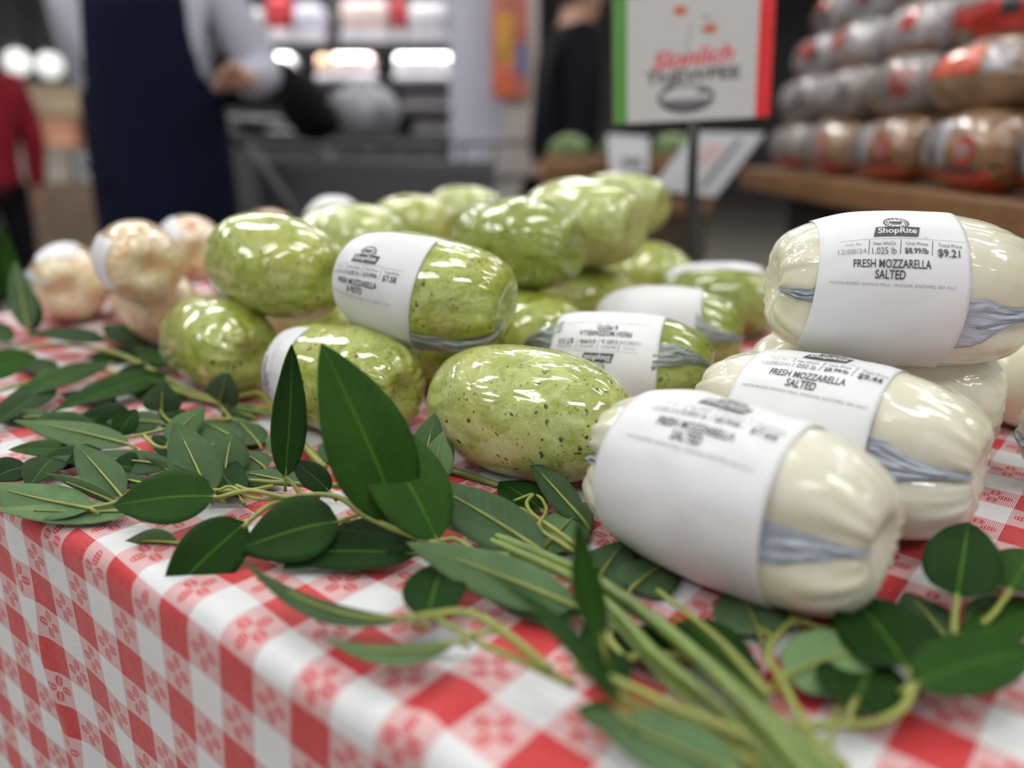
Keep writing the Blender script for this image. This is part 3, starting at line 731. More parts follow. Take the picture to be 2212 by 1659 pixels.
L3 = [
 ((228, 738, 2.0), (55, 722, 2.2), 2.6, 25, 0, .4, False, 'wide'),
 ((-30, 805, 1.5), (80, 770, 2.5), 3.2, 45, 0, .3, False, 'wide'),
 ((235, 782, 1.4), (-20, 885, 1.0), 3.0, 25, 0, .3, False, 'lance'),
 ((115, 838, 1.0), (-40, 935, .8), 2.8, 25, 0, .2, False, 'lance'),
 ((365, 806, 1.3), (105, 892, .9), 3.4, 25, 0, .3, False, 'lance'),
 ((250, 815, 1.0), (360, 790, 1.0), 1.8, 25, 0, .3, False, 'wide'),
 ((476, 872, 1.2), (494, 806, 'd60'), 2.8, 60, 0, .2, True, 'round'),
 ((350, 892, 1.0), (352, 826, 'd60'), 2.8, 55, 0, .2, True, 'round'),
 ((202, 932, .8), (75, 902, .9), 2.3, 20, 0, .2, False, 'wide'),
 ((280, 962, 1.2), (28, 908, 1.5), 2.6, 30, 0, .2, True, 'lance'),
 ((255, 940, .8), (296, 884, 2.2), 1.9, 50, 0, .2, False, 'wide'),
 ((365, 955, .9), (442, 878, 2.2), 2.2, 45, 0, .2, True, 'wide'),
 ((520, 955, .8), (412, 905, .9), 2.4, 20, 0, .2, True, 'wide'),
 ((560, 960, .8), (505, 900, .9), 2.4, 20, 0, .1, True, 'wide'),
 ((452, 1068, 1.1), (378, 912, 'd50'), 3.0, 70, 0, .2, True, 'wide'),
 ((520, 1075, .9), (420, 960, .8), 2.6, 30, 0, .2, False, 'wide'),
 ((376, 1008, .8), (112, 988, 1.0), 2.6, 25, 0, .2, True, 'lance'),
 ((262, 1072, .9), (162, 958, 'd51'), 2.3, 65, 0, .2, True, 'wide'),
 ((320, 1048, .9), (185, 1030, 1.1), 1.3, 35, 0, .2, True, 'lance'),
 ((62, 1008, .9), (-30, 1040, .8), 2.6, 30, 0, .2, False, 'wide'),
 ((122, 985, .8), (60, 1055, .9), 2.5, 35, 0, .2, False, 'wide'),
 ((196, 1100, 1.0), (-60, 1040, 1.2), 2.8, 40, 0, -.2, True, 'lance'),
 ((296, 1104, .9), (-30, 1098, .8), 1.8, 30, 0, -.2, True, 'lance'),
 ((470, 1072, 1.2), (308, 986, 2.2), 1.6, 0, 82, .1, False, 'lance'),
 ((255, 1085, 1.0), (95, 1022, 1.6), 1.2, 0, 84, .1, False, 'lance'),
 ((385, 1170, .4), (270, 1168, .6), 1.6, 0, 75, .1, False, 'lance'),
 ((486, 1020, .9), (502, 935, 2.4), 2.8, 55, 0, .2, True, 'round'),
 ((570, 1010, .8), (512, 972, .8), 2.2, 20, 0, .1, True, 'wide'),
 ((610, 1040, .7), (508, 1022, .7), 2.0, 20, 0, .1, True, 'lance'),
 ((590, 985, .7), (640, 935, 1.8), 2.6, 45, 0, .2, True, 'wide'),
 ((20, 655, 3.0), (8, 488, 'd88'), 3.2, 70, 0, .4, False, 'lance'),
 ((62, 715, 2.0), (30, 560, 'd86'), 2.6, 70, 0, .4, True, 'lance'),
 ((70, 718, 1.6), (60, 618, 'd86'), 2.4, 60, 0, .2, False, 'wide'),
 ((300, 748, .8), (225, 700, 1.2), 3.2, 30, 0, .2, False, 'wide'),
 ((430, 800, .8), (250, 752, .8), 2.6, 20, 0, .2, False, 'lance'),
 ((20, 740, 1.4), (-40, 690, 2.0), 2.6, 40, 0, .2, False, 'wide'),
 ((420, 850, .5), (300, 860, .5), 2.4, 15, 0, .1, False, 'wide'),
 ((250, 870, .5), (130, 850, .5), 2.2, 15, 0, .1, False, 'wide'),
 ((120, 800, .7), (20, 780, .7), 2.6, 20, 0, .1, False, 'wide'),
 ((420, 1000, .4), (330, 940, .4), 2.4, 15, 0, .1, False, 'wide'),
 ((700, 1030, .4), (590, 1010, .4), 2.4, 15, 0, .1, True, 'wide'),
 ((760, 990, .4), (690, 960, .5), 2.6, 20, 0, .1, True, 'wide'),
]
rl = random.Random(3)
for i in range(26):
    bx, by = rl.uniform(-30, 560), rl.uniform(760, 1020)
    if by > 1000 - (560 - bx) * .0 and bx > 500: continue
    an = rl.uniform(2.4, 3.9); ln = rl.uniform(70, 150)
    L3.append(((bx, by, rl.uniform(.3, .9)), (bx + ln * math.cos(an), by + .35 * ln * math.sin(an), rl.uniform(.3, 1.2)), rl.uniform(1.8, 2.8), rl.uniform(10, 35), rl.uniform(-20, 20), .2, rl.random() < .4, rl.choice(['lance', 'wide'])))
for a in L3: leaf(g3, *a)
# a cut bare stalk lying on the cloth
st = stem(None, [(940, 1005, .35), (975, 1017, .35), (1020, 1030, .35), (1070, 1046, .32), (1082, 1050, .3)], .32, 'stem_dark', .45, 'plant_stalk')
tag(st, 'short dark green cut plastic stalk lying on the cloth in front of the central log', 'stalk')

# ------------------------------------------------------------------ sign on a pole
def build_sign():
    base = at(1494, 560, 'y106'); base.z = 0
    t = thing('table_sign', 'white table sign with green and red side stripes on a black pole', 'sign', tuple(base))
    blk = plain('black_metal', (.012, .014, .012), .4)
    V, Fs = tube_data([Vector((0, 0, 0)), Vector((0, 0, .008))], .038, 32); mesh_obj('base', V, Fs, blk, t, smooth=False)
    top = at(1503, 260, 'y106') - base + Vector((0, .012, 0))
    base_shift = Vector((0, .012, 0))
    tube('pole', [Vector((0, 0, .005)), Vector((top.x * .3, top.y * .3, top.z * .3)), Vector((top.x * .7, top.y * .7, top.z * .7)), top + Vector((0, .002, .06))], .0072, blk, t, 12)
    bl = at(1326, 268, 'y106') - base; br = at(1664, 262, 'y106') - base; tl = at(1344, 8, 'y106') - base; tr = at(1694, -22, 'y106') - base
    X = ((br - bl) + (tr - tl)) / 2; w = X.length; X.normalize(); Y = ((tl - bl) + (tr - br)) / 2; h = Y.length
    Y = (Y - X * Y.dot(X)).normalized(); N = X.cross(Y)
    o = bl
    def panel(x0, x1, y0, y1, d, mat, name, par=t, th=.003):
        V = [o + X * x + Y * y + N * z for z in (d, d - th) for (x, y) in ((x0, y0), (x1, y0), (x1, y1), (x0, y1))]
        return mesh_obj(name, V, [(0, 1, 2, 3), (7, 6, 5, 4), (0, 4, 5, 1), (1, 5, 6, 2), (2, 6, 7, 3), (3, 7, 4, 0)], mat, par, smooth=False)
    f = panel(0, w, 0, h, 0, plain('sign_board', (.56, .57, .58), .45), 'board')
    panel(0, w * .085, 0, h, .0004, plain('sign_green', (.07, .22, .035), .5), 'green_stripe', f, .0003)
    panel(w * .905, w, 0, h, .0004, plain('sign_red', (.60, .018, .025), .5), 'red_stripe', f, .0003)
    def art(parts, mat, name, d=.0006):
        v, fs = join2(parts); mesh_obj(name, [o + X * (a[0] * w) + Y * (a[1] * h) + N * d for a in v], fs, mat, f, smooth=False)
    art([word('Slonlich', .505, .515, .50, .15, .2, .10)], plain('sign_red_script', (.62, .03, .05), .5), 'script_lettering')
    art([word('THEWPEE', .50, .365, .60, .10, 0, .04)], plain('sign_black_letters', (.04, .04, .045), .5), 'block_lettering', .0007)
    gy = plain('sign_grey_pan', (.13, .125, .145), .5)
    art([blob2(.46, .175, .165, .115, 18, math.pi, 2 * math.pi), ring2(.46, .19, .185, .11, .86, 30), quad2(.33, .24, .37, .33, .5), quad2(.53, .22, .62, .25, -.8)], gy, 'bowl_drawing')
    art([quad2(.462, .52, .474, .78, .1), quad2(.56, .80, .60, .84, -1.2)], plain('sign_pale_grey', (.38, .38, .39), .5), 'stalk_drawing')
    tom = plain('sign_tomato', (.46, .12, .03), .5)
    art([blob2(.415, .88, .045, .036, 12)], tom, 'tomato_drawing'); art([blob2(.60, .73, .05, .032, 12)], tom, 'tomato_drawing')
build_sign()

# ------------------------------------------------------------------ bread shelf on the right
def bread_area():
    zt = CAMH * CM - .086
    wood = plain('brown_wood_board', (.17, .085, .032), .45, var=.25, bscale=9)
    r = thing('bread_shelf', 'brown wooden shelf unit with a dark base carrying bagged bread', 'shelf', (.98, 1.65, FLOOR))
    zz = -FLOOR
    boxes('shelf_board', [(-.26, -.68, zz + zt - .058, .42, .86, zz + zt)], wood, r, bevel=.006)
    boxes('plinth', [(-.14, -.64, 0, .42, .74, zz + zt - .058)], plain('dark_shelf_base', (.018, .016, .017), .6), r)
    boxes('back_panel', [(.42, -.68, 0, .45, .86, zz + 1.1)], plain('dark_shelf_back', (.06, .045, .035), .6), r)
    boxes('upper_step', [(-.09, -.68, zz + zt, .42, .86, zz + zt + .05)], wood, r, bevel=.004)
    boxes('upper_step', [(.02, -.68, zz + zt + .05, .42, .86, zz + zt + .16)], wood, r, bevel=.004)
    cols = {'bread': (.20, .105, .045), 'tan': (.24, .15, .085), 'white': (.36, .34, .35), 'red': (.42, .018, .008), 'orange': (.60, .07, .015), 'dark': (.014, .014, .016), 'grey': (.22, .19, .18)}
    bm = {k: plain('bag_' + k, c, .35, coat=.7, bump=.006, bscale=28, var=.3) for k, c in cols.items()}
    badge_m = plain('bag_badge_red', (.36, .008, .015), .4)
    def loaf(x, y, z, L, R, body, patches, label, badge=False, az=0, seed=0):
        az += 180; patches = [(a, b, -u1, -u0, q0, q1) for (a, b, u0, u1, q0, q1) in patches]
        # az 0: axis along +Y, front (-x) face is phi 0
        root = make_log('bread_bag', (x, y, z, az, 0, L, R), bm[body], label, 'bread bag', 'bagged loaves on the wooden shelf', hi=False, n=3.2, seed=seed, lump=.03, pleat=.06)
        lg = Log(x, y, z, az, 0, L, R, n=3.2, seed=seed, lump=.03, pleat=.06)
        root.children[0].name = 'loaf'
        if len(patches) == 1: patches = patches + [('bread_window', 'bread', -L * .42, -L * .1, -55, -22), ('black_print', 'dark', L * .22, L * .36, -18, 34), ('red_print', 'red', -L * .36, -L * .2, 46, 74)]
        for nm, mt, u0, u1, p0, p1 in patches:
            U, Q = np.meshgrid(np.linspace(u0, u1, 10), np.radians(np.linspace(p0, p1, 12)), indexing='ij')
            V = lg.pt(U, Q, .12).reshape(-1, 3); Fs = [(i * 12 + j, (i + 1) * 12 + j, (i + 1) * 12 + j + 1, i * 12 + j + 1) for i in range(9) for j in range(11)]
            o = mesh_obj(nm, V, Fs, bm[mt], root); s = o.modifiers.new('thick', 'SOLIDIFY'); s.thickness = .0006
        if badge:
            v, f = blob2(0, 0, 2.6, 2.4, 20); c = np.array([0, 0])
            V = lg.pt(L * .2 + v[:, 0], .02 + v[:, 1] / R, .22); b = mesh_obj('badge', V, f, badge_m, root)
            v, f = word('60', 0, 0, 3.4, 2.4)
            mesh_obj('badge_number', lg.pt(L * .2 + v[:, 0], .02 + v[:, 1] / R, .34), f, bm['white'], b, smooth=False)
    F = lambda a, b: [('red_band', 'red', -12.5, 12.5, -80, -30), ('printed_label', 'white', .5, 9.5, -26, 48), ('label_stripe', 'dark', 3.0, 6.0, -25, 44), ('black_band', 'dark', -9, 10, -31, -22)]
    zl = (zt + .066) * 100
    loaf(80.0, 111.5, zl, 19, 6.6, 'tan', F(0, 0), 'bread bag at the near end of the shelf, cut by the right edge', False, 0, 71)
    loaf(79.5, 135, zl, 27, 6.6, 'bread', F(0, 0), 'brown bread bag with the clearest red number badge and red base', True, 0, 72)
    loaf(79.5, 165, zl, 27, 6.6, 'bread', F(0, 0), 'second brown bread bag with red badge, left of the clearest one', True, 0, 73)
    loaf(79.5, 195, zl, 26, 6.4, 'tan', F(0, 0), 'third bread bag with red badge, next to the sign', True, 0, 74)
    loaf(79.5, 223, zl, 24, 6.2, 'grey', F(0, 0), 'grey bread bag at the far end of the shelf behind the sign', False, 0, 75)
    z2 = zl + 12.2
    loaf(82.5, 113, z2, 27, 6.4, 'bread', [('red_band', 'orange', -12, 9, -5, 34), ('printed_label', 'dark', -3, 8, 36, 75)], 'bread bag with orange red band in the second layer at right', False, 4, 76)
    loaf(82.5, 141, z2, 27, 6.2, 'tan', [('red_band', 'orange', -4, 12, 2, 44), ('printed_label', 'white', -11, -5, 0, 45)], 'bread bag with slanting orange wrapper in the second layer', False, -5, 77)
    loaf(82.5, 170, z2, 27, 6.2, 'grey', [('red_band', 'red', -10, -4, -20, 35)], 'silvery bread bag in the second layer with a red spot', False, 0, 78)
    loaf(82.5, 199, z2, 26, 6.2, 'grey', [('printed_label', 'white', -9, 8, -20, 50)], 'silver white bread bag in the second layer beside the sign', False, 0, 79)
    z3 = z2 + 11.4
    loaf(89.0, 118, z3, 27, 6.6, 'tan', [('printed_label', 'dark', -10, 2, -40, 0)], 'tan bread bag in the third layer at the right edge', False, 0, 80)
    loaf(88.5, 148, z3, 27, 6.6, 'red', [('printed_label', 'white', -2, 10, 10, 60)], 'bright red bread bag in the third layer', False, 0, 81)
    loaf(88.5, 178, z3, 27, 6.4, 'white', [('printed_label', 'red', -6, 0, 0, 40), ('black_band', 'bread', -11, 11, -60, -25)], 'white bread bag with small red print in the third layer', False, 0, 82)
    loaf(88.5, 208, z3, 26, 6.4, 'white', [('printed_label', 'red', 0, 6, 0, 40), ('black_band', 'bread', -11, 11, -60, -25)], 'white bread bag behind the red stripe of the sign', False, 0, 83)
    z4 = z3 + 11.5
    loaf(93.5, 128, z4, 27, 6.4, 'bread', [('printed_label', 'red', -8, 3, 0, 40)], 'brown bread bag with red print on the top layer at right', False, 0, 84)
    loaf(93.5, 158, z4, 27, 6.4, 'white', [('printed_label', 'grey', -8, 3, 0, 40)], 'white bread bag with grey print on the top layer', False, 0, 85)
    loaf(93.5, 188, z4, 27, 6.4, 'grey', [('printed_label', 'red', -3, 4, 0, 40)], 'grey bread bag with red print on the top layer', False, 0, 86)
    loaf(93.5, 218, z4, 26, 6.4, 'white', [('printed_label', 'red', -8, -2, 0, 40)], 'white bread bag with red print on the top layer nearest the sign', False, 0, 87)
    loaf(82.5, 227, z2, 26, 6.2, 'grey', [('printed_label', 'white', -6, 8, -10, 50)], 'grey bread bag at the far end of the second layer behind the sign', False, 0, 88)
    loaf(88.5, 236, z3, 26, 6.4, 'white', [('printed_label', 'red', -6, 2, 0, 40)], 'white bread bag with red print at the far end of the third layer', False, 0, 89)
    loaf(93.5, 241, z4, 18, 6.4, 'grey', [('printed_label', 'red', -6, 2, 10, 40)], 'grey bread bag at the far end of the top layer beside the sign', False, 0, 90)
bread_area()

# ------------------------------------------------------------------ things behind the sign
def card(name, corners, depths, mat, label, cat, th=.004, extra=()):
    P = [at(x, y, 'd%g' % d) for (x, y), d in zip(corners, depths)]
    n = (P[1] - P[0]).cross(P[3] - P[0]).normalized()
    if n.y > 0: n = -n
    c = sum(P, Vector()) / 4
    t = thing(name, label, cat, tuple(c))
    V = [p - c for p in P] + [p - c - n * th for p in P]
    b = mesh_obj('board', V, [(0, 1, 2, 3), (7, 6, 5, 4), (0, 4, 5, 1), (1, 5, 6, 2), (2, 6, 7, 3), (3, 7, 4, 0)], mat, t, smooth=False)
    for (nm, s0, s1, q0, q1, m2) in extra:
        W_ = [(P[0] * (1 - s) + P[1] * s) * (1 - q) + (P[3] * (1 - s) + P[2] * s) * q - c + n * .002 for s, q in ((s0, q0), (s1, q0), (s1, q1), (s0, q1))]
        mesh_obj(nm, W_, [(0, 1, 2, 3)], m2, b, smooth=False)
    foot = Vector((0, .02, FLOOR - c.z)); tube('stake', [Vector((0, .012, 0)), foot * .5 + Vector((0, .02, 0)), foot + Vector((0, .0, .001))], .005, plain('stake_black', (.01, .01, .01), .5), t, 6)
    return t
wc = plain('white_card', (.42, .43, .45), .5)
pk = plain('card_pink_print', (.45, .30, .30), .5); gp = plain('card_grey_print', (.10, .10, .11), .5)
card('price_placard', [(1405, 408), (1545, 425), (1652, 288), (1500, 285)], [172, 165, 160, 168], wc, 'large tilted white placard behind the black sign pole', 'placard',
     extra=[('pink_print', .35, .6, .45, .8, pk), ('grey_print', .68, .78, .1, .9, gp)])
card('price_card', [(1318, 372), (1400, 375), (1402, 296), (1312, 290)], [190, 190, 192, 192], wc, 'small white price card with grey print left of the sign pole', 'price card', extra=[('grey_print', .3, .85, .15, .4, gp)])
def crate():
    c = at(1270, 345, 'd215'); t = thing('produce_crate', 'brown wooden produce crate behind the pesto pile', 'crate', (c.x, c.y, FLOOR))
    w = plain('crate_wood', (.16, .085, .035), .6, var=.3, bscale=20); h = c.z - FLOOR
    for i in range(3): boxes('slat', [(-.13, -.12, h - .03 - i * .055, .33, -.105, h + .015 - i * .055)], w, t, bevel=.003)
    boxes('body', [(-.12, -.104, 0, .32, .2, h - .03)], plain('crate_inside', (.05, .03, .015), .7), t)
    gm = plain('leafy_green', (.07, .11, .03), .6, var=.4, bscale=40, bump=.02)
    for i, (x, y, r) in enumerate([(-.05, .03, .058), (.09, .03, .055), (.24, .03, .06)]):
        bm = bmesh.new(); bmesh.ops.create_icosphere(bm, subdivisions=3, radius=r)
        rs = random.Random(i)
        for v in bm.verts: v.co *= 1 + .10 * math.sin(v.co.x * 90 + i) * math.sin(v.co.y * 80) ; v.co.z *= .8
        o = bm_obj('lettuce_head', bm, gm, None, True); o.location = (c.x + x, c.y + y, c.z + .022)
        tag(o, ['leafy green head at the left end of the wooden crate', 'leafy green head in the middle of the wooden crate', 'leafy green head at the right end of the wooden crate'][i], 'vegetable', 'green heads in the crate')
crate()

# ------------------------------------------------------------------ refrigerated case far behind
def fridge():
    D = 4.05
    def X(px): return at(px, 150, 'y%g' % (D * 100)).x
    def Z(py): return at(800, py, 'y%g' % (D * 100)).z
    dk = plain('case_black', (.012, .012, .015), .45); sh = plain('case_shelf_grey', (.05, .05, .06), .4)
    x0, x1 = X(430), X(1010)
    t = thing('refrigerated_case', 'tall dark refrigerated case with lit shelves behind the shoppers', 'display case', ((x0 + x1) / 2, D, FLOOR))
    cx = (x0 + x1) / 2; w = (x1 - x0) / 2
    boxes('back', [(-w, .5, 0, w, .55, 2.4)], dk, t); boxes('base', [(-w, -.12, 0, w, .55, Z(300) - FLOOR - .05)], plain('case_base', (.028, .03, .034), .5), t, bevel=.01)
    boxes('side', [(-w - .04, -.1, 0, -w, .55, 2.4)], dk, t); boxes('side', [(w, -.1, 0, w + .04, .55, 2.4)], dk, t)
    boxes('canopy', [(-w, -.1, 2.3, w, .55, 2.45)], dk, t)
    rows = [98, 178, 236, 290]
    for py in rows + [-60]: boxes('shelf_lip', [(-w, -.035, Z(py) - FLOOR - .044, w, -.02, Z(py) - FLOOR + .010)], dk, t)
    for py in rows: boxes('shelf', [(-w, -.02, Z(py) - FLOOR - .022, w, .5, Z(py) - FLOOR)], sh, t)
    glow = plain('case_lamp', (1, .97, .95), .5, emit=34.0)
    for py in (-60, 98): boxes('shelf_lamp', [(-w + .05, .02, Z(py) - FLOOR - .036, w - .05, .04, Z(py) - FLOOR - .023)], glow, t)
    cm = {'w': (.82, .80, .86), 'p': (.84, .66, .64), 'r': (.48, .02, .03), 'g': (.72, .80, .76), 'b': (.62, .55, .50), 'l': (.70, .70, .84), 't': (.50, .32, .2)}
    mm = {k: plain('package_' + k, c, .4, coat=.4, var=.15, bscale=12) for k, c in cm.items()}
    items = [(500, 575, 98, 72, 'w', 'white wrapped package leftmost on the top shelf of the case'), (578, 628, 98, 95, 'r', 'red package on the top shelf of the case left of a lavender one'),
             (634, 702, 98, 78, 'l', 'lavender white package on the top shelf of the case'), (735, 842, 98, 85, 'p', 'wide pinkish white package on the top shelf of the case'),
             (848, 874, 98, 92, 'r', 'narrow dark red package on the top shelf of the case'), (880, 972, 98, 80, 'w', 'white package rightmost on the top shelf of the case'),
             (552, 630, 178, 58, 'w', 'white package leftmost on the second shelf of the case'), (676, 710, 178, 54, 't', 'small tan package on the second shelf of the case'),
             (712, 805, 178, 58, 'p', 'pinkish white package on the second shelf of the case'), (846, 978, 178, 58, 'g', 'pale greenish white package rightmost on the second shelf'),
             (702, 770, 236, 40, 'b', 'small beige package on the third shelf of the case'), (858, 1000, 236, 41, 'b', 'wide beige package rightmost on the third shelf of the case'),
             (884, 990, 290, 40, 'b', 'dim beige package rightmost on the lowest shelf of the case'), (560, 660, 290, 40, 'b', 'dim beige package leftmost on the lowest shelf of the case')]
    for (a, b, py, h, m, lb) in items:
        hh = h / FPX * D * .98; xa, xb = X(a), X(b)
        e = thing('food_package', lb, 'package', ((xa + xb) / 2, D + .12, Z(py)), group='packages in the refrigerated case')
        hw = (xb - xa) / 2
        boxes('tray', [(-hw, -.09, .0005, hw, .12, hh * .35)], mm['w'], e, bevel=.012)
        boxes('contents', [(-hw * .94, -.085, hh * .35, hw * .94, .115, hh)], mm[m], e, bevel=min(.03, hh * .28), seg=3)
fridge()
def endcap():
    D = 3.75
    x = lambda px: (px - 1106) / FPX * (D * .953 + .25)
    t = thing('endcap_panel', 'tall pale lavender end panel with an orange red poster between the case and the sign', 'panel', (x(1040), D, FLOOR))
    a = x(1090) - x(1040)
    boxes('panel', [(-a * 1.15, 0, 0, a * .95, .05, 2.3)], plain('lavender_panel', (.46, .46, .56), .6), t, bevel=.01)
    boxes('side_panel', [(a * .95, -.16, .65, a * 2.3, -.12, 2.3)], plain('beige_panel', (.42, .38, .36), .6), t, bevel=.01)
    boxes('bracket', [(a * .2, -.14, .3, a * 1.6, .0, 1.0)], plain('grey_panel_foot', (.36, .36, .36), .6), t, bevel=.03)
    p = boxes('poster', [(a * .55, -.185, 1.18, a * 1.9, -.175, 1.85)], plain('poster_red', (.40, .10, .07), .5, var=.4, bscale=9), t)
    boxes('poster_picture', [(a * .75, -.19, 1.32, a * 1.4, -.1855, 1.52)], plain('poster_yellow', (.46, .22, .02), .5, var=.3, bscale=14), p)
    boxes('poster_spot', [(a * 1.5, -.19, 1.28, a * 1.85, -.1855, 1.4)], plain('poster_blue', (.04, .10, .26), .5), p)
    boxes('poster_base', [(a * .75, -.19, 1.2, a * 1.3, -.1855, 1.29)], plain('poster_orange', (.50, .09, .02), .5), p)
endcap()

# ------------------------------------------------------------------ shopping cart
def cart():
    D = 2.75
    c = at(860, 345, 'd%g' % (D * 100)); t = thing('shopping_cart', 'dark grey shopping cart behind the cheese table', 'shopping cart', (c.x, c.y, FLOOR), R_(-12))
    g = plain('cart_grey_plastic', (.035, .038, .042), .45); lg = plain('cart_light_rail', (.13, .135, .14), .4, metal=.3)
    w, d, z0, z1 = .42, .27, .52, 1.0
    for i in range(9):
        x = -w + 2 * w * i / 8
        tube('wire', [Vector((x, -d, z1)), Vector((x * .9, -d * .85, z0))], .006, g, t, 6)
    for i in range(5):
        z = z0 + (z1 - z0) * i / 4; k = .9 + .1 * i / 4
        tube('rail', [Vector((-w * k, -d * k, z)), Vector((w * k, -d * k, z)), Vector((w * k, d * k, z)), Vector((-w * k, d * k, z)), Vector((-w * k, -d * k, z))], .008, g, t, 6)
    boxes('front_panel', [(-w * .97, -d * .98 - .01, z0 + .05, w * .97, -d * .92, z1 - .05)], g, t, bevel=.01)
    boxes('basket_floor', [(-w * .9, -d * .85, z0 - .02, w * .9, d * .85, z0)], g, t)
    tube('handle', [Vector((-w, -d, z1)), Vector((-w - .12, -d, z1 + .08)), Vector((-w - .12, d, z1 + .08)), Vector((-w, d, z1))], .014, lg, t, 10)
    for s in (-1, 1):
        tube('frame', [Vector((-w, s * d, z1)), Vector((-.1, s * d * .95, .52)), Vector((.30, s * d * .9, .2)), Vector((.34, s * d * .9, .12))], .014, lg, t, 8)
        for x in (-.3, .34):
            V, Fs = tube_data([Vector((x, s * d * .9 - .015, .06)), Vector((x, s * d * .9 + .015, .06))], .06, 16)
            mesh_obj('wheel', V, Fs, plain('cart_wheel', (.02, .02, .02), .5), t)
    # bag in the cart
    bm = bmesh.new(); bmesh.ops.create_icosphere(bm, subdivisions=4, radius=1)
    for v in bm.verts:
        f = 1 + .10 * math.sin(5 * v.co.x + 2 * v.co.z) * math.cos(4 * v.co.y)
        v.co = Vector((v.co.x * .13 * f, v.co.y * .10 * f, v.co.z * .10 * f))
    o = bm_obj('grocery_bag', bm, plain('bag_pale_grey', (.26, .26, .29), .5, var=.4, bscale=11, bump=.01), None, True)
    o.location = at(790, 240, 'd275'); tag(o, 'pale grey and pink grocery bag heaped in the shopping cart', 'bag')
    bm = bmesh.new(); bmesh.ops.create_icosphere(bm, subdivisions=4, radius=1)
    for v in bm.verts:
        f = 1 + .12 * math.sin(4 * v.co.x + 3 * v.co.z)
        v.co = Vector((v.co.x * .09 * f + v.co.z * -.05, v.co.y * .08, v.co.z * .13 * f))
    o = bm_obj('jacket', bm, plain('black_jacket_cloth', (.004, .004, .005), .9, bump=.01, spec=.1), None, True)
    o.location = at(660, 222, 'd262'); tag(o, 'bundled black jacket hanging over the cart handle', 'jacket')
cart()

